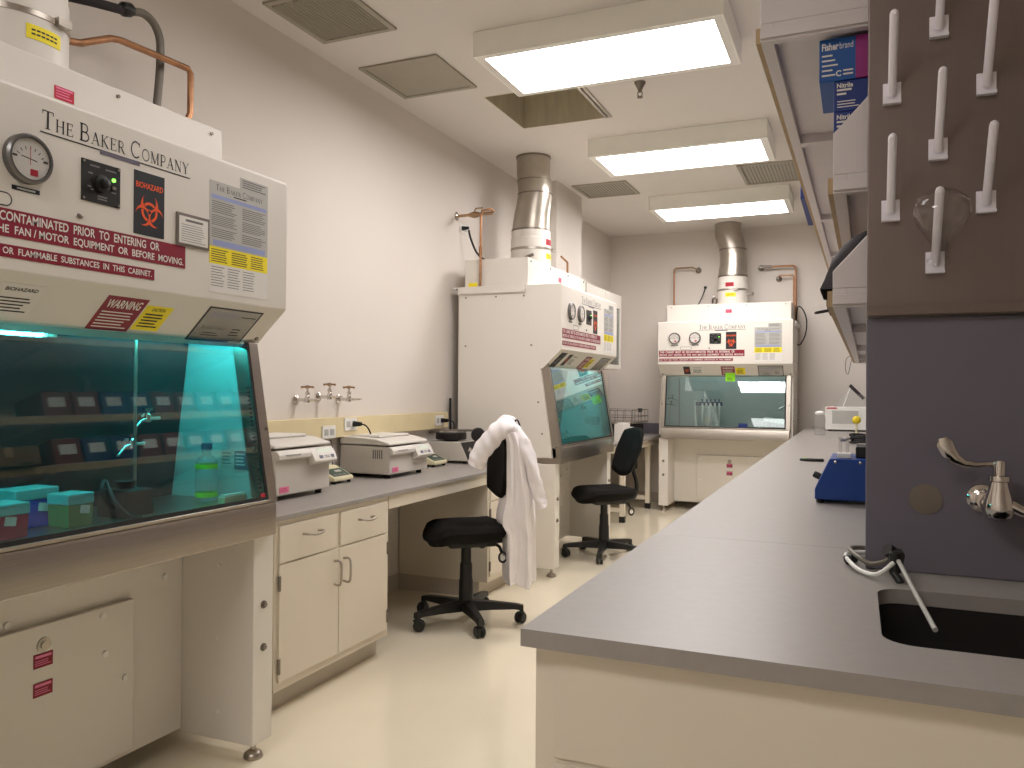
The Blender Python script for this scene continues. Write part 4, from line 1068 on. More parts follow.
# wrist-blade valve on the panel
t = thing('wrist_blade_faucet', 'chrome faucet valve with wrist-blade handles on the dark panel', 'faucet', (.245, PY, 1.08))
w = t.location
obj('flange', MB().lathe([(.030, .0005), (.030, .008), (.022, .016), (.016, .018), (.016, .05)], (.245, PY, 1.085), (0, -1, 0), 24), 'chrome', t, world=w)
c = (.268, PY-.065, 0)
obj('body', MB().lathe([(.010, 1.048), (.026, 1.056), (.031, 1.07), (.029, 1.085), (.019, 1.118), (.017, 1.128), (.021, 1.130), (.021, 1.140), (.012, 1.142), (.012, 1.170), (.010, 1.172)], c, n=24), 'chrome', t, world=w)
obj('inlet_arm', MB().tube([(.245, PY-.03, 1.085), (.25, PY-.05, 1.08), (.268, PY-.065, 1.075)], .016, 14), 'chrome', t, world=w)
def blade(name, pts, ws, th):
    m = MB(); n = len(pts); vs = []
    for i, p in enumerate(pts):
        p = Vector(p); T = (Vector(pts[min(i+1, n-1)])-Vector(pts[max(i-1, 0)])).normalized()
        B = T.cross(Vector((0, 1, 0))).normalized()
        for k in range(12):
            a = 2*math.pi*k/12; vs.append(p+Vector((0, 1, 0))*math.cos(a)*ws[i]+B*math.sin(a)*th[i])
    fs = [(i*12+k, i*12+(k+1) % 12, (i+1)*12+(k+1) % 12, (i+1)*12+k) for i in range(n-1) for k in range(12)]+[tuple(range(11, -1, -1)), tuple(range((n-1)*12, n*12))]
    m.add(vs, fs); return obj(name, m, 'chrome', t, world=w)
y = PY-.065
blade('wrist_blade', [(.262, y, 1.164), (.245, y, 1.163), (.225, y-.004, 1.161), (.205, y-.01, 1.163), (.188, y-.014, 1.172), (.175, y-.018, 1.187), (.167, y-.02, 1.204), (.163, y-.021, 1.216)], [.007, .007, .007, .007, .006, .006, .006, .004], [.006, .006, .007, .009, .012, .015, .016, .009])
blade('wrist_blade', [(.285, y-.01, 1.083), (.305, y-.014, 1.072), (.33, y-.018, 1.064), (.36, y-.02, 1.064), (.39, y-.022, 1.075), (.41, y-.022, 1.095)], [.012, .009, .007, .006, .007, .005], [.014, .012, .010, .013, .016, .009])
# hose and tubing round the panel foot
t = thing('aspirator_tubing', 'grey tubing looped round the panel foot into the sink', 'tubing', (.0, 2.06, ZB)); w = t.location
z = ZB+.013
obj('dark_hose', MB().tube([(.10, 2.16, z), (.03, 2.165, z), (-.01, 2.13, z+.004), (-.012, 2.05, z+.01), (.006, 1.965, z+.012), (.03, 1.945, z+.004), (.06, 1.925, z+.018), (.076, 1.90, z+.04)], .0055, 10, smooth=5), 'conduit', t, world=w)
obj('clear_tube', MB().tube([(.09, 2.13, z+.004), (.02, 2.12, z-.003), (-.022, 2.05, z+.002), (-.012, 1.96, z), (.01, 1.90, z-.004), (.04, 1.86, z), (.072, 1.86, z+.028)], .0048, 10, smooth=5), 'white', t, world=w)
m = MB(); m.cyl((.085, 1.905, z+.03), (.058, 1.885, z+.05), .014, 14); m.cyl((.075, 1.87, z+.048), (.075, 1.87, z+.006), .013, 14); m.cyl((.068, 1.87, z+.01), (.085, 1.85, z-.012), .008, 10); m.box(.066, .09, 1.862, 1.90, z+.02, z+.05)
obj('black_clamp', m, 'black', t, bev=.002, world=w)
obj('outlet_tube', MB().tube([(.078, 1.87, z+.035), (.105, 1.73, z-.005), (.128, 1.60, z-.035)], .0045, 10), 'gpaper', t, world=w)
m = MB(); m.cyl((-.022, 2.01, z-.004), (-.004, 2.0, z+.004), .011, 10); obj('cable_tie', m, 'rubber', t, world=w)

# ------------------------------------------------------------------ overhead shelving on the island
SX, SY = .35, 2.05
t = thing('island_shelving', 'overhead two-sided white shelving above the island bench, behind the drying rack', 'shelving', (SX, SY, ZB), R(-.55))
SH = t; wz = ZB
ends = [0, .92, 2.28, 3.45, 4.15]
def shelf(name, hw, z, chamf):
    """z: underside of the rim, hw: half width; local y runs down the bench"""
    s = MB(); z -= wz
    for a, b in zip(ends[:-1], ends[1:]):
        s.box(-hw, -hw+.03, a, b, z, z+.045); s.box(hw-.03, hw, a, b, z, z+.045)
        s.box(-hw+.03, hw-.03, a, a+.025, z, z+.045); s.box(-hw+.03, hw-.03, b-.025, b, z, z+.045)
        s.box(-hw+.03, hw-.03, a+.025, b-.025, z+.028, z+.045)
    p = obj(name, s, 'shelf', t, bev=.0015)
    e = MB(); e.box(-hw-.012, -hw-.0002, .01, ends[-1], z+.002, z+.04); e.box(hw+.0002, hw+.012, .01, ends[-1], z+.002, z+.04)
    each('edge_strip', e, 'tan', p)
    h0, h1 = chamf
    e = MB(); zz = z+.0452
    e.prism([(-hw, zz), (hw, zz), (hw, zz+h0), (hw-.10, zz+h1), (-hw+.10, zz+h1), (-hw, zz+h0)], .0, .018, 'y')
    obj('end_panel', e, 'shelf', p, bev=.002)
    e = MB(); e.box(-hw, hw, -.008, -.0002, z+.006, z+.03); obj('groove_rail', e, 'shelf', p, bev=.002)
    return p
shelf('shelf', .405, 1.510, (.040, .150)); shelf('shelf', .405, 1.780, (.098, .205)); shelf('shelf', .573, 2.168, (.10, .20))
m = MB()
for y in (.4, 1.5, 2.8, 3.9):
    for x in (-.02,): m.box(x, x+.04, y, y+.04, .0003, 1.30)
for l in each('upright', m, 'shelf', t): pass
Ms = Matrix.Translation((SX, SY, ZB)) @ Matrix.Rotation(R(-.55), 4, 'Z')
def on_shelf(x, y, z): return Ms @ Vector((x, y, z-ZB))
def glove_box(x0, x1, y0, y1, z0, z1, label, kind):
    c = on_shelf((x0+x1)/2-SX, y0-SY, z0)
    t = thing('glove_box', label, 'box', c, 0, 'glove boxes on the middle shelf')
    w, d, h = (x1-x0)/2, y1-y0, z1-z0
    m = MB(); m.box(-w, w, 0, d, 0, h, 0)
    if kind == 'f': m.box(w-.158, w+.0005, -.0006, d*.9, .0, h+.0004, 1)
    obj('carton', m, ['boxblue' if kind == 'f' else 'boxnavy', 'magenta'], t, bev=.002)
    m = MB(); y = -.0011
    if kind == 'f':
        put_text(m, 'Fisher', (-w+.006, y, h*.72), .038, .018, mi=0, bold=.03); put_text(m, 'brand', (-w+.046, y, h*.73), .030, .016, mi=0)
        for i in range(5): m.quad((-w+.006, y, h*(.58-.115*i)), (-w+.03+.012*((i*7) % 3)/2, y, h*(.58-.115*i)), (-w+.03+.012*((i*7) % 3)/2, y, h*(.58-.115*i)+.004), (-w+.006, y, h*(.58-.115*i)+.004))
        stroke(m, A_(-w+.045, h*.16, .006, .006, 40, 320), .003, Vector((0, y, 0)), Vector((1, 0, 0)), Vector((0, 0, 1)), 1, 1, 0)
        for i in range(2): m.quad((-w+.054, y, h*.11+.009*i), (-w+.076, y, h*.11+.009*i), (-w+.076, y, h*.11+.009*i+.004), (-w+.054, y, h*.11+.009*i+.004))
    else:
        put_text(m, 'Nitrile', (-w+.007, y, h*.76), .036, .012, mi=0, bold=.03)
        for i in range(2): m.quad((-w+.007, y, h*(.66-.13*i)), (-w+.04-.012*i, y, h*(.66-.13*i)), (-w+.04-.012*i, y, h*(.66-.13*i)+.005), (-w+.007, y, h*(.66-.13*i)+.005))
        lines(m, 0, .05, 0, .02, 3, (-w+.008, y, h*.1), (1, 0, 0), (0, 0, 1), 0)
    obj('carton_print', m, 'wpaper', t)
    m = MB(); n = 14
    vs = [(-w-.0008, d/2+.07*math.cos(2*math.pi*i/n), h/2+(h*.36)*math.sin(2*math.pi*i/n)) for i in range(n)]
    m.add(vs, [tuple(range(n))]); obj('dispensing_slot', m, 'black', t)
zs = 1.825+.0005
glove_box(-.056, .19, 2.095, 2.33, zs, zs+.081, 'navy glove carton at the bottom of the stack behind the drying rack', 'n')
glove_box(-.056, .19, 2.095, 2.33, zs+.0815, zs+.162, 'navy glove carton directly under the top one of the stack', 'n')
glove_box(-.056, .19, 2.095, 2.33, zs+.1625, zs+.237, 'navy glove carton just below the lighter blue one, white lettering', 'n')
glove_box(-.089, .15, 2.09, 2.33, zs+.2375, zs+.341, 'blue and magenta glove carton on top of the stack behind the drying rack', 'f')
# low shelf: tan carton, dark bag, cable
t = thing('cardboard_box', 'small brown cardboard box overhanging the lowest shelf front', 'box', on_shelf(-.40, .62, 1.5556))
m = MB(); m.box(-.04, .16, -.16, .16, .002, .10); obj('carton', m, 'card', t, bev=.002)
m = MB(); m.box(-.042, .05, -.02, .02, .1002, .1012); m.box(-.0412, -.0402, -.02, .02, .05, .1002); obj('tape', m, 'tan', t)
m = MB(); m.tube([(-.04, .05, .012), (-.075, .05, .006), (-.078, .09, .006), (-.04, .09, .012)], .003, 8, smooth=4); obj('strap_loop', m, 'rubber', t)
t = thing('nylon_bag', 'dark grey nylon bag slumped on the lowest shelf behind the end panel', 'bag', on_shelf(-.262, .17, 1.5556))
m = MB(); nx, ny = 14, 10; vs = []
for i in range(nx+1):
    for j in range(ny+1):
        u, v = -1+2*i/nx, -1+2*j/ny
        h = (max(0, 1-abs(u)**3)*max(0, 1-abs(v)**3))**.5
        vs.append((u*.175, v*.125, .004+.205*h*(.82+.15*u)+.006*math.sin(7*u+3*v)*h))
fs = [(i*(ny+1)+j, (i+1)*(ny+1)+j, (i+1)*(ny+1)+j+1, i*(ny+1)+j+1) for i in range(nx) for j in range(ny)]
m.add(vs, fs); m.box(-.14, .14, -.12, .12, 0, .004); obj('bag_body', m, 'bag', t)
obj('handle', MB().tube([(.02, -.06, .16), (.05, -.07, .22), (.10, -.06, .23), (.13, -.04, .18)], .007, 8, smooth=4), 'rubber', t)
t = thing('blue_carton', 'small blue carton overhanging the top shelf edge, far along the shelving', 'box', on_shelf(-.55, 2.28, 2.2136))
obj('carton', MB().box(-.072, .10, -.33, .33, 0, .085), 'boxnavy', t, bev=.002)
m = MB(); m.box(-.0735, -.0722, -.12, .10, .02, .07); obj('carton_label', m, 'gpaper', t)
m = MB()
t = thing('wire_hook', 'thin wire loop hanging from the lowest shelf front', 'hook', on_shelf(-.40, 3.55, 1.51))
obj('wire', MB().tube([(-.02, 0, .03), (-.05, 0, .01), (-.055, 0, -.06), (-.04, .0, -.09), (-.03, 0, -.05), (-.0185, 0, .01)], .0025, 6, smooth=3), 'conduit', t)
# file boxes on the shelves (their fronts show in the sash of the nearest cabinet)
def file_box(y, z, h, m_, label, first=[None, None]):
    k = 0 if m_ == 'bookblue' else 1
    if first[k] is None:
        t = thing('file_box', label, 'file box', (0, 0, 0), R(-.55), 'blue file boxes on the island shelves' if k == 0 else 'red file boxes on the island shelves'); first[k] = t
        obj('box_body', MB().box(-.10, .12, -.085, .085, 0, .15), m_, t, bev=.003)
        obj('paper_label', MB().box(-.1012, -.1002, -.05, .05, .06, .115), 'wpaper', t)
    else: t = copy_tree(first[k])
    t.location = on_shelf(-.27, y, z); return t
for z in (1.5556, 1.8256):
    for i in range(11):
        y = 1.00+.185*i
        file_box(y, z, .15, 'bookblue' if (i+int(z*10)) % 4 < 2 else 'bookred', 'blue file box with a white label on the island shelving' if (i+int(z*10)) % 4 < 2 else 'red file box with a white label on the island shelving')

# ------------------------------------------------------------------ things on the island bench
t = thing('block_heater', 'blue block heater with a slanted front on the island bench', 'block heater', (-.02, 3.05, ZB))
obj('casing', MB().prism([(-.118, .014), (-.118, .050), (-.068, .160), (.16, .160), (.16, .014)], 0, .28, 'y'), 'blue', t, bev=.004)
m = MB()
for a in (-.10, .14):
    for b in (.03, .25): m.cyl((a, b, 0), (a, b, .0145), .014, 12)
each('foot', m, 'rubber', t)
nv = Vector((-.110, 0, .05)).normalized(); b = Vector((-.10, .04, .09))
obj('control_knob', MB().lathe([(.012, .001), (.012, .022), (.009, .026)], b, nv, 14), 'black', t)
m = MB()
for a in (-.05, .03): m.ball((a, -.001, .148), .006, 10)
each('casing_screw', m, 'chrome', t)
m = MB(); m.box(-.045, .0, .03, .10, .1601, .178); obj('tube_block', m, 'white', t, bev=.003)
m = MB(); m.box(.015, .12, .06, .22, .1601, .20); obj('heating_block', m, 'black', t, bev=.004)
m = MB()
for a in (-.035, -.012): m.lathe([(.005, .178), (.006, .20), (.006, .225), (.0075, .226), (.0075, .233), (.002, .235)], (a, .065, 0), n=12)
for q in each('sample_tube', m, 'acry', t): pass
t = thing('marker_pen', 'black marker pen lying on the island bench', 'pen', (-.23, 4.84, ZB), R(-4))
obj('barrel', MB().tube([(-.03, 0, .009), (.055, 0, .009), (.06, 0, .009)], [.009, .009, .006], 12), 'black', t)
obj('cap', MB().tube([(-.07, 0, .009), (-.064, 0, .009), (-.029, 0, .009)], [.003, .0075, .0085], 12), 'black', t)
obj('clip', MB().box(-.05, -.03, -.003, .003, .016, .019), 'lime', t)
t = thing('wash_bottle', 'clear plastic wash bottle near the far end of the island bench', 'bottle', (-.31, 7.8, ZB))
m = MB(); m.lathe([(.04, 0), (.046, .006), (.046, .15), (.042, .17), (.03, .185), (.028, .19)], n=28); obj('bottle_wall', m, 'acry', t)
obj('cap', MB().lathe([(.044, .186), (.044, .205), (.030, .212), (.012, .216)], n=24), 'white', t)
obj('spout', MB().tube([(0, 0, .214), (0, 0, .25), (.008, 0, .262)], [.006, .005, .003], 8), 'acry', t)
# white gel box with clear hood
t = thing('gel_viewer', 'white box with a grey window and red tag, at the island far end', 'instrument', (-.02, 8.62, ZB))
m = MB(); m.prism([(-.275, .014), (-.275, .24), (.30, .24), (.30, .014)], 0, .36, 'y'); obj('casing', m, 'white', t, bev=.008)
m = MB(); m.box(-.21, .03, -.003, -.0001, .075, .205); v_ = obj('window', m, 'gpaper', t, bev=.002)
m = MB(); m.box(-.225, -.2101, -.004, -.0001, .062, .218); m.box(.0301, .045, -.004, -.0001, .062, .218); m.box(-.21, .03, -.004, -.0001, .062, .0749); m.box(-.21, .03, -.004, -.0001, .2051, .218); obj('window_frame', m, 'white', v_)
m = MB(); m.prism([(-.265, .222), (-.255, .236), (-.17, .236), (-.16, .222)], -.003, -.0002, 'y'); tag(obj('red_tag', m, 'crim', t), 'red tag on the upper left corner')
m = MB()
for a in (-.23, .25):
    for b in (.04, .32): m.cyl((a, b, 0), (a, b, .0145), .016, 12)
each('foot', m, 'rubber', t)
t = thing('clear_hood', 'clear peaked plastic hood with a dark bar on top of the white bench box', 'hood', (-.02, 8.80, ZB+.2405))
ap = (.06, 0, .215)
m = MB(); q = [(-.20, -.15, 0), (.24, -.15, 0), (.24, .15, 0), (-.20, .15, 0)]; a1, a2 = (-.04, -.08, .20), (-.04, .08, .20)
m.quad(q[0], q[1], a1, a1); m.add([q[0], q[1], a1], [(0, 1, 2)]); m.add([q[2], q[3], a2], [(0, 1, 2)]); m.quad(q[3], q[0], a1, a2); m.quad(q[1], q[2], a2, a1)
m.f = m.f[1:]; m.mi = m.mi[1:]
obj('clear_sheet', m, 'acry', t)
m = MB(); m.prism([(-.06, .205), (-.04, .232), (.09, .095), (.07, .07)], -.105, -.081, 'y'); obj('dark_bar', m, 'bag', t, bev=.004)
obj('bright_edge', MB().tube([(-.11, -.154, .006), (-.042, -.088, .198)], .005, 6), 'white', t)
t = thing('yellow_ball_stand', 'yellow ball on a short stem beside a black coiled cable on the island', 'stand', (-.005, 7.1, ZB))
obj('stem', MB().lathe([(.035, 0), (.035, .008), (.008, .012), (.008, .12), (.014, .14)], n=16), 'cream', t)
obj('ball', MB().ball((0, 0, .165), .033, 18), 'ballyel', t)
t = thing('coiled_cable', 'black coiled cable on the island below the yellow ball', 'cable coil', (.04, 6.6, ZB))
m = MB(); pts = []
for i in range(70):
    a = i*.52; pts.append((.085*math.cos(a)*(1+.1*math.sin(i*.3)), .085*math.sin(a), .010+.0009*i+.004*math.sin(i*.9)))
pts.append((-.12, -.03, .03)); obj('cable', MB().tube(pts, .0085, 8), 'rubber', t)
obj('connector', MB().cyl((-.12, -.03, .03), (-.155, -.04, .03), .012, 10), 'btn', t)

# ------------------------------------------------------------------ things inside the safety cabinets
def cab_pt(C, x, d, z): return C.matrix_basis @ Vector((x-.69, d, z))
def tip_box(C, x, d, w, dp, h, m_, label):
    t = thing('pipette_tip_box', label, 'tip box', cab_pt(C, x, d, .9035), C.rotation_euler.z, 'tip boxes in the nearest cabinet')
    obj('box_base', MB().prism([(-w*.94, 0), (w*.94, 0), (w, h), (-w, h)], -dp, dp, 'y'), m_, t, bev=.003)
    obj('lid', MB().box(-w-.002, w+.002, -dp-.002, dp+.002, h+.0003, h+.032), 'plid', t, bev=.004)
    o = obj('paper_label', MB().box(-.016, .016, -.0008, 0, 0, .024), 'wpaper', t); o.location = (w*.25, -dp-.0022, h*.5+.005); o.rotation_euler = (0, R(8), 0)
    return t
tip_box(C1, .470, .225, .075, .045, .062, 'pred', 'red tip box with a teal lid, at the left inside the nearest cabinet')
tip_box(C1, .648, .335, .066, .045, .080, 'pblue', 'tall blue tip box with a teal lid inside the nearest cabinet')
tip_box(C1, .712, .235, .042, .042, .064, 'pgreen', 'green tip box with a frosted lid inside the nearest cabinet')
t = thing('wood_block', 'pale wooden tube block in the right front corner of the nearest cabinet', 'block', cab_pt(C1, 1.272, .14, .9035), R(90))
obj('block', MB().box(-.055, .055, -.016, .016, 0, .026), 'wood', t, bev=.002); obj('top_strip', MB().box(-.05, .055, -.010, .012, .0262, .033), 'white', t)
t = thing('reagent_bottle', 'clear reagent bottle with two lime bands inside the nearest cabinet', 'bottle', cab_pt(C1, 1.262, .25, .9035), R(90))
obj('bottle_wall', MB().lathe([(.036, 0), (.038, .004), (.038, .14), (.03, .155), (.016, .165), (.016, .185)], n=28), 'acry', t)
for z in (.018, .118): obj('lime_band', MB().lathe([(.0385, z), (.0385, z+.016)], n=28, cap=False), 'lime', t)
obj('cap', MB().lathe([(.019, .186), (.019, .206), (.016, .209)], n=20), 'btn', t)
t = thing('vortex_mixer', 'black vortex mixer with a hose, in the middle of the nearest cabinet', 'mixer', cab_pt(C1, .918, .25, .9035), R(90))
obj('casing', MB().prism([(-.06, .0), (-.052, .085), (.052, .085), (.062, .0)], -.06, .06, 'y'), 'black', t, bev=.008)
obj('rubber_cup', MB().lathe([(.02, .0855), (.028, .095), (.03, .108), (.02, .105)], n=20), 'rubber', t)
obj('cable', MB().tube([(-.06, -.02, .03), (-.10, -.03, .06), (-.105, -.02, .10), (-.075, 0, .115), (-.085, -.05, .06), (-.06, -.09, .01), (-.03, -.10, .006)], .006, 8, smooth=4), 'rubber', t)
# farthest cabinet
t = thing('pipette_rack', 'pipette rack with blue-topped pipettes and hanging bags in the farthest cabinet', 'pipette rack', cab_pt(C3, .50, .30, .9035))
obj('stand', MB().prism([(-.15, 0), (-.13, 0), (-.145, .30), (-.16, .30)], -.03, .03, 'y'), 'white', t); obj('rail', MB().box(-.16, .14, -.02, .02, .24, .28), 'bookblue', t)
for i in range(5):
    x = -.07+.045*i; p = obj('pipette', MB().lathe([(.004, .06), (.009, .14), (.012, .22), (.012, .26), (.010, .27)], (x, -.035, 0), n=10), 'white', t)
    obj('plunger', MB().lathe([(.006, .2705), (.006, .30), (.010, .302), (.010, .31)], (x, -.035, 0), n=10), 'bookblue', p)
m = MB(); vs = []
for i in range(13):
    a = 2*math.pi*i/12
    for j, (r_, z) in enumerate(((.03, .24), (.075, .18), (.085, .08), (.07, .02), (.04, .0))): vs.append((.02+r_*math.cos(a)*(1+.1*math.sin(5*a)), -.055+.25*r_*math.sin(a), z))
fs = [(i*5+j, (i+1)*5+j, (i+1)*5+j+1, i*5+j+1) for i in range(12) for j in range(4)]
m.add(vs, fs); obj('waste_bag', m, 'gpaper', t)
t = thing('tip_rack', 'small blue tip rack on the work surface of the farthest cabinet', 'tip rack', cab_pt(C3, .87, .20, .9035))
obj('rack_base', MB().box(-.045, .045, -.035, .035, 0, .05), 'pblue', t, bev=.004); obj('lid', MB().box(-.043, .043, -.033, .033, .0503, .06), 'boxblue', t, bev=.003)
t = thing('white_tray', 'tilted white foam tray at the right inside the farthest cabinet', 'tray', cab_pt(C3, 1.20, .28, .9035))
m = MB(); m.prism([(-.12, .0), (.12, .0), (.12, .012), (-.12, .012)], -.05, .05, 'y'); obj('foot_plate', m, 'gpaper', t, bev=.002)
m = MB(); vs = [(-.13, -.07, .085), (.13, -.07, .05), (.13, .08, .085), (-.13, .08, .12)]
m.add(vs+[(x, y, z+.012) for x, y, z in vs], [(3, 2, 1, 0), (4, 5, 6, 7), (0, 1, 5, 4), (1, 2, 6, 5), (2, 3, 7, 6), (3, 0, 4, 7)])
obj('tray_plate', m, 'white', t, bev=.003)
m = MB(); m.cyl((-.08, .0, .0121), (-.08, .0, .096), .008, 10); m.cyl((.08, .0, .0121), (.08, .0, .075), .008, 10)
each('tray_post', m, 'gpaper', t)
t = thing('green_rack', 'flat green rack beside the blue tip rack in the farthest cabinet', 'rack', cab_pt(C3, .73, .19, .9035))
obj('rack_plate', MB().box(-.07, .07, -.03, .03, 0, .012), 'pgreen', t, bev=.002)
m = MB()
for i in range(5): m.cyl((-.05+.025*i, 0, .0125), (-.05+.025*i, 0, .018), .007, 10)
each('tube_cap', m, 'lime', t)
t = thing('reagent_bottle', 'clear bottle with two lime bands inside the middle cabinet', 'bottle', cab_pt(C2, .66, .30, .9035), R(90))
obj('bottle_wall', MB().lathe([(.05, 0), (.052, .004), (.052, .18), (.04, .20), (.02, .215), (.02, .235)], n=28), 'acry', t)
for z in (.03, .16): obj('lime_band', MB().lathe([(.0525, z), (.0525, z+.02)], n=28, cap=False), 'lime', t)
obj('cap', MB().lathe([(.023, .236), (.023, .258), (.02, .261)], n=20), 'btn', t)
t = thing('vacuum_flask', 'dark flask with tubing at the left inside the middle cabinet', 'flask', cab_pt(C2, .315, .26, .9035), R(90))
obj('flask_body', MB().lathe([(.06, 0), (.065, .01), (.06, .06), (.03, .12), (.018, .14), (.018, .17)], n=28), 'bag', t)
obj('stopper', MB().lathe([(.02, .1705), (.023, .195)], n=20), 'rubber', t)
obj('tubing', MB().tube([(0, 0, .195), (0, 0, .26), (.03, 0, .33), (.09, .02, .36), (.12, .03, .28), (.12, .02, .10), (.14, 0, .01)], .006, 8, smooth=5), 'rubber', t)

# ------------------------------------------------------------------ lab chairs
def pad(nx, ny, fn, m=None):
    """closed cushion: fn(u, v) -> (top point, bottom point), u, v in -1..1"""
    m = m or MB(); T = []; B = []
    for i in range(nx+1):
        for j in range(ny+1):
            # square -> rounded square
            u, v = -1+2*i/nx, -1+2*j/ny
            k = .62; uu = u*math.sqrt(1-k*v*v/2); vv = v*math.sqrt(1-k*u*u/2)
            a, b = fn(uu, vv, max(abs(u), abs(v))); T.append(a); B.append(b)
    n = (nx+1)*(ny+1)
    fs = []
    for i in range(nx):
        for j in range(ny):
            a = i*(ny+1)+j; q = (a, a+ny+1, a+ny+2, a+1)
            fs.append(q); fs.append(tuple(n+x for x in q[::-1]))
    rim = [j for j in range(ny)]+[i*(ny+1)+ny for i in range(nx)]+[nx*(ny+1)+ny-j for j in range(ny)]+[(nx-i)*(ny+1) for i in range(nx)]
    for a, b in zip(rim, rim[1:]+rim[:1]): fs.append((a, b, n+b, n+a))
    m.add(T+B, fs); return m
def chair(loc, rz, label, sz, star, recline, bz, bx=.205, bh=.195):
    """faces local -x"""
    t = thing('lab_chair', label, 'chair', loc, rz, 'black lab chairs')
    def seat(u, v, e):
        x = -.005+.235*u; y = .225*v
        top = sz-.012*max(0, 1-abs(v)**2)*(1-abs(u+.1))+.012*(v*v)-.055*max(0, -u-.55)**1.6*3.2+.018*max(0, u-.5)
        r = 1-e**6
        th = .045+.02*max(0, 1-e*e)+.035*max(0, -u-.4)
        mid = top-.04
        return (x, y, mid+.04*(r**.5 if r > 0 else 0)), (x*.97, y*.97, mid-th*(r**.5 if r > 0 else 0))
    obj('seat', pad(20, 18, seat), 'fabric', t)
    ca, sa = math.cos(R(recline)), math.sin(R(recline))
    def back(u, v, e):
        h = bh*u; y = (.195-.03*max(0, u)-.02*max(0, -u))*v
        off = .035*v*v-.025*(1-((u+.35)**2))*.6
        r = 1-e**6; th = .026*(r**.5 if r > 0 else 0)
        def P(d): return (bx+sa*h+ca*(d-off), y, bz+ca*h-sa*(d-off))
        return P(-th*1.1), P(th*.8)
    # faces: front is the -x side
    obj('backrest', pad(20, 16, lambda u, v, e: back(u, v, e)[::-1]), 'fabric', t)
    m = MB(); m.box(-.12, .15, -.10, .10, sz-.128, sz-.082); m.box(.10, .22, -.03, .03, sz-.125, sz-.095); mech = obj('mechanism', m, 'black', t, bev=.01)
    obj('tilt_knob', MB().lathe([(.012, 0), (.026, .006), (.026, .03), (.02, .034)], (.06, -.085, sz-.105), (0, -1, 0), 16), 'black', mech)
    m = MB(); m.tube([(.14, -.06, sz-.11), (.165, -.10, sz-.13), (.175, -.115, sz-.165)], .009, 8); lv = obj('lever', m, 'black', mech)
    m = MB(); rr = .022; m.tube([(.178+rr*math.cos(R(a)), -.118, sz-.185+rr*1.25*math.sin(R(a))) for a in range(0, 361, 24)], .006, 8); obj('lever_ring', m, 'black', lv)
    tag(obj('lever_button', MB().cyl((.178, -.112, sz-.188), (.178, -.124, sz-.188), .014, 14), 'white', lv), 'white round button on the lever')
    bar = [(.13, 0, sz-.11), (.24, 0, sz-.105), (.278, 0, sz-.07), (.29, 0, sz+.02), (bx+.065-sa*.10, 0, bz-.11), (bx+.05, 0, bz+.02)]
    m = MB(); vs = []
    m.tube(bar, .0165, 10, smooth=4); obj('back_bar', m, 'black', t)
    obj('back_bracket', MB().box(bx+.022, bx+.058, -.035, .035, bz-.14, bz+.03), 'black', t, bev=.008)
    m = MB(); m.lathe([(.046, .09), (.046, .12), (.041, .125), (.039, .24), (.036, .245), (.034, .33), (.029, .335), (.028, sz-.11)], n=24); obj('gas_column', m, 'black', t)
    m = MB(); m.lathe([(.045, .075), (.052, .085), (.05, .115), (.038, .125)], n=24)
    for k in range(5):
        a = R(star+72*k); c, s_ = math.cos(a), math.sin(a)
        P = lambda r, w, z: (r*c-w*s_, r*s_+w*c, z)
        vs = [];
        for r_, w, z0, z1 in ((.03, .034, .068, .125), (.15, .030, .074, .118), (.28, .024, .076, .106), (.325, .021, .066, .098)):
            vs += [P(r_, -w, z0), P(r_, w, z0), P(r_, w*.75, z1), P(r_, -w*.75, z1)]
        fs = [(4*i+j, 4*i+(j+1) % 4, 4*i+4+(j+1) % 4, 4*i+4+j) for i in range(3) for j in range(4)]+[(3, 2, 1, 0), (12, 13, 14, 15)]
        m.add(vs, fs)
    obj('star_base', m, 'black', t, bev=.005)
    for k in range(5):
        a = R(star+72*k); c, s_ = math.cos(a), math.sin(a); cx, cy = .315*c, .315*s_; b = a+R(50+47*k)
        m = MB(); m.cyl((cx, cy, .040), (cx, cy, .078), .010, 10)
        h = Vector((math.cos(b), math.sin(b), 0)); n_ = Vector((-h.y, h.x, 0)); o = Vector((cx, cy, .031))+h*.014
        for s2 in (-1, 1):
            m.lathe([(.012, .004), (.029, .005), (.031, .010), (.031, .020), (.026, .025), (.008, .025)], o, n_*s2, 18)
        m.tube([o+h*(-.03)+Vector((0, 0, .022)), o+Vector((0, 0, .032)), o+h*.022+Vector((0, 0, .018))], .009, 8)
        obj('caster', m, 'black', t)
    return t
CH1 = chair((-2.02, 4.07, 0), R(42), 'black lab chair with a white lab coat over its back, nearest the knee space', .560, 53, 6, .885)
CH2 = chair((-1.83, 6.12, 0), R(44), 'black lab chair with a bare backrest in front of the middle cabinet', .545, 21, 23, .82, bx=.225, bh=.205)

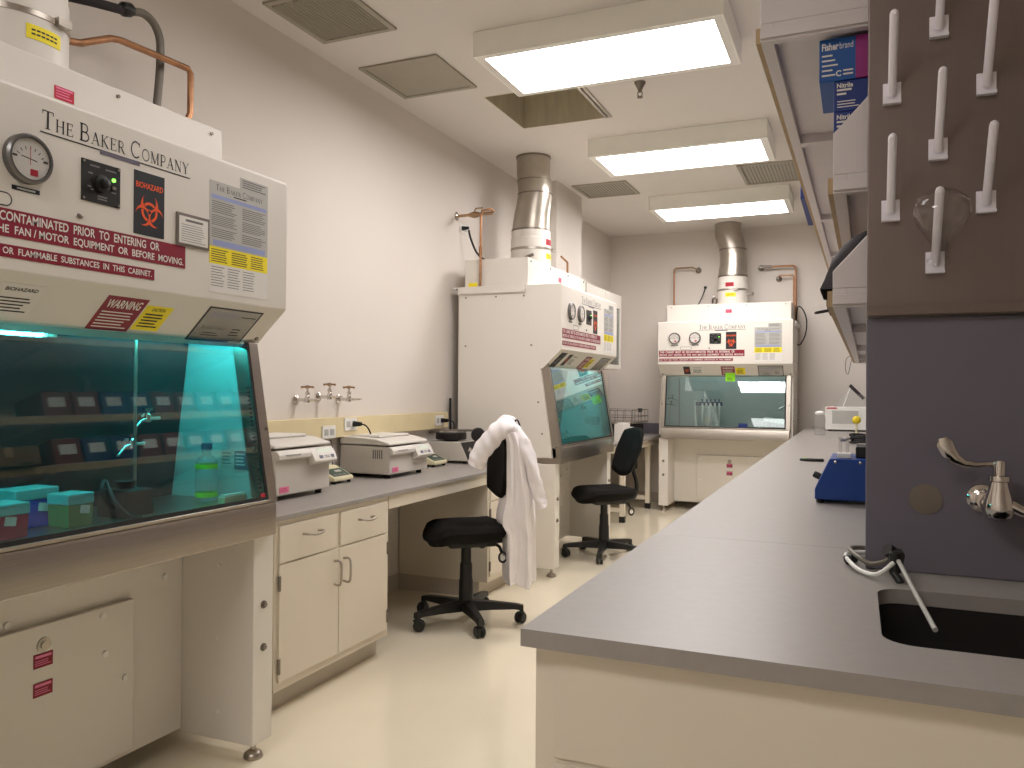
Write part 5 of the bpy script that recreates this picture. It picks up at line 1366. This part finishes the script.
# ------------------------------------------------------------------ the lab coat
def sheet(fn, nu, nv, th=.004):
    m = MB(); vs = []
    for i in range(nu+1):
        for j in range(nv+1): vs.append(fn(i/nu, j/nv))
    m.add(vs, [(i*(nv+1)+j, (i+1)*(nv+1)+j, (i+1)*(nv+1)+j+1, i*(nv+1)+j+1) for i in range(nu) for j in range(nv)]); return m
P0 = Vector((-1.85, 4.196, 0)); t = thing('lab_coat', 'white cotton lab coat draped over the nearer lab chair', 'lab coat', P0)
LT = Vector((.902, .432, 0)); CM = Vector((.432, -.902, 0))          # along the backrest's thickness, and towards its near corner
def W3(l, c, z): return LT*l+CM*c+Vector((0, 0, z))
def loft(name, rows, n=44, seed=0., closed_top=True):
    """rows: (z, left, right, back, front) rings of cloth, with folds running down them"""
    m = MB(); vs = []; N = len(rows)
    for i, (z, l0, l1, c0, c1) in enumerate(rows):
        lc, lr, cc, cr = (l0+l1)/2, (l1-l0)/2, (c0+c1)/2, (c1-c0)/2; f = i/(N-1)
        for k in range(n):
            a = 2*math.pi*k/n; ca, sa = math.cos(a), math.sin(a)
            ca = math.copysign(abs(ca)**.75, ca); sa = math.copysign(abs(sa)**.75, sa)
            w = .014*min(1, 2.2*f)*math.sin(6*a+1.1*math.sin(2.3*f+seed)+seed)+.007*math.sin(13*a+5*f)*min(1, 2*f)
            vs.append(W3(lc+ca*(lr+w*.6), cc+sa*(cr+w*1.7), z+(.010*math.sin(4*a+seed) if i == N-1 else 0)))
    fs = [(i*n+k, (i+1)*n+k, (i+1)*n+(k+1) % n, i*n+(k+1) % n) for i in range(N-1) for k in range(n)]
    if closed_top: fs.append(tuple(range(n)))
    m.add(vs, fs); b0 = len(m.v)                                  # turned-in hem
    last = [Vector(v) for v in vs[-n:]]; c = sum(last, Vector())/n
    m.v += [tuple(c+(v-c)*.9+Vector((0, 0, .03))) for v in last]
    for k in range(n): m.f.append(((N-1)*n+k, b0+k, b0+(k+1) % n, (N-1)*n+(k+1) % n)); m.mi.append(0)
    m.f.append(tuple(b0+n-1-k for k in range(n))); m.mi.append(0)
    return obj(name, m, 'coat', t)
rows0 = [(1.118, -.01, .045, -.10, .10), (1.106, -.03, .062, -.17, .17), (1.07, -.012, .085, -.20, .205), (1.02, .004, .105, -.20, .212), (.95, .006, .120, -.20, .215), (.87, .004, .132, -.19, .22),
         (.78, .002, .150, -.18, .222), (.70, -.006, .165, -.17, .222), (.62, -.026, .172, -.16, .22), (.57, -.030, .178, -.15, .218), (.52, .002, .176, -.14, .215), (.44, .006, .176, -.12, .212), (.36, .006, .176, -.11, .21), (.29, .006, .176, -.10, .208), (.235, .012, .174, -.10, .205)]
rows = []
for p, q in zip(rows0[:-1], rows0[1:]):
    for k in range(3): f = k/3; rows.append(tuple(a*(1-f)+b_*f for a, b_ in zip(p, q)))
rows.append(rows0[-1])
loft('coat_body', rows)
def sleeve(name, pts, rs, seed, flat=.6):
    n = 24; m = MB(); q = []; rr = []
    pv = [Vector(p) for p in pts]
    for i in range(len(pv)-1):
        for k in range(7): f = k/7; q.append(pv[i]*(1-f)+pv[i+1]*f); rr.append(rs[i]*(1-f)+rs[i+1]*f)
    q.append(pv[-1]); rr.append(rs[-1])
    for _ in range(3): q = [q[0]]+[(q[i-1]+q[i]*2+q[i+1])/4 for i in range(1, len(q)-1)]+[q[-1]]
    vs = []
    for i, p in enumerate(q):
        T = (q[min(i+1, len(q)-1)]-q[max(0, i-1)]).normalized(); N = CM; N = (N-T*N.dot(T)).normalized(); B = T.cross(N)
        for k in range(n):
            a = 2*math.pi*k/n; w = 1+.09*math.sin(3*a+i*.35+seed)+.05*math.sin(i*1.3+a*2)
            vs.append(p+N*math.cos(a)*rr[i]*1.1*w+B*math.sin(a)*rr[i]*flat*w)
    L = len(q)
    m.add(vs, [(i*n+k, i*n+(k+1) % n, (i+1)*n+(k+1) % n, (i+1)*n+k) for i in range(L-1) for k in range(n)]+[tuple(range(n-1, -1, -1))])
    c = q[-1]; T = (q[-1]-q[-2]).normalized(); b0 = len(m.v)
    m.v += [tuple(c+(Vector(v)-c)*.86-T*.03) for v in vs[-n:]]
    for k in range(n): m.f.append(((L-1)*n+k, (L-1)*n+(k+1) % n, b0+(k+1) % n, b0+k)); m.mi.append(0)
    m.f.append(tuple(b0+k for k in range(n))); m.mi.append(0)
    return obj(name, m, 'coat', t)
tag(sleeve('sleeve', [W3(.055, .10, 1.085), W3(.01, .14, 1.105), W3(-.045, .15, 1.075), W3(-.10, .15, 1.0), W3(-.145, .15, .925), W3(-.165, .15, .885)], [.05, .065, .07, .072, .066, .058], .5, .75), 'sleeve flopped forward over the backrest top')
sleeve('sleeve', [W3(.06, .13, 1.09), W3(.10, .17, 1.02), W3(.135, .18, .93), W3(.165, .185, .82), W3(.19, .185, .72), W3(.205, .185, .665)], [.04, .05, .052, .05, .046, .044], 2.2, .75)
m = MB(); m.tube([W3(-.04, .02, 1.115), W3(0, .06, 1.145), W3(.05, .07, 1.135), W3(.075, .05, 1.10)], [.012, .02, .02, .012], 10, smooth=5); obj('collar', m, 'coat', t)
obj('hanging_loop', MB().tube([W3(.055, .10, 1.125), W3(.07, .11, 1.14), W3(.085, .11, 1.11), W3(.085, .11, 1.085)], .005, 8, smooth=3), 'rubber', t)

# ------------------------------------------------------------------ world and exposure
w = bpy.data.worlds.new('world'); S.world = w; w.use_nodes = True
w.node_tree.nodes['Background'].inputs[0].default_value = (.5, .48, .45, 1); w.node_tree.nodes['Background'].inputs[1].default_value = .0
S.view_settings.view_transform = 'Standard'; S.view_settings.look = 'None'; S.view_settings.gamma = 1; S.view_settings.use_curve_mapping = False
S.view_settings.exposure = 0.15
S.cycles.max_bounces = 10; S.cycles.transparent_max_bounces = 16
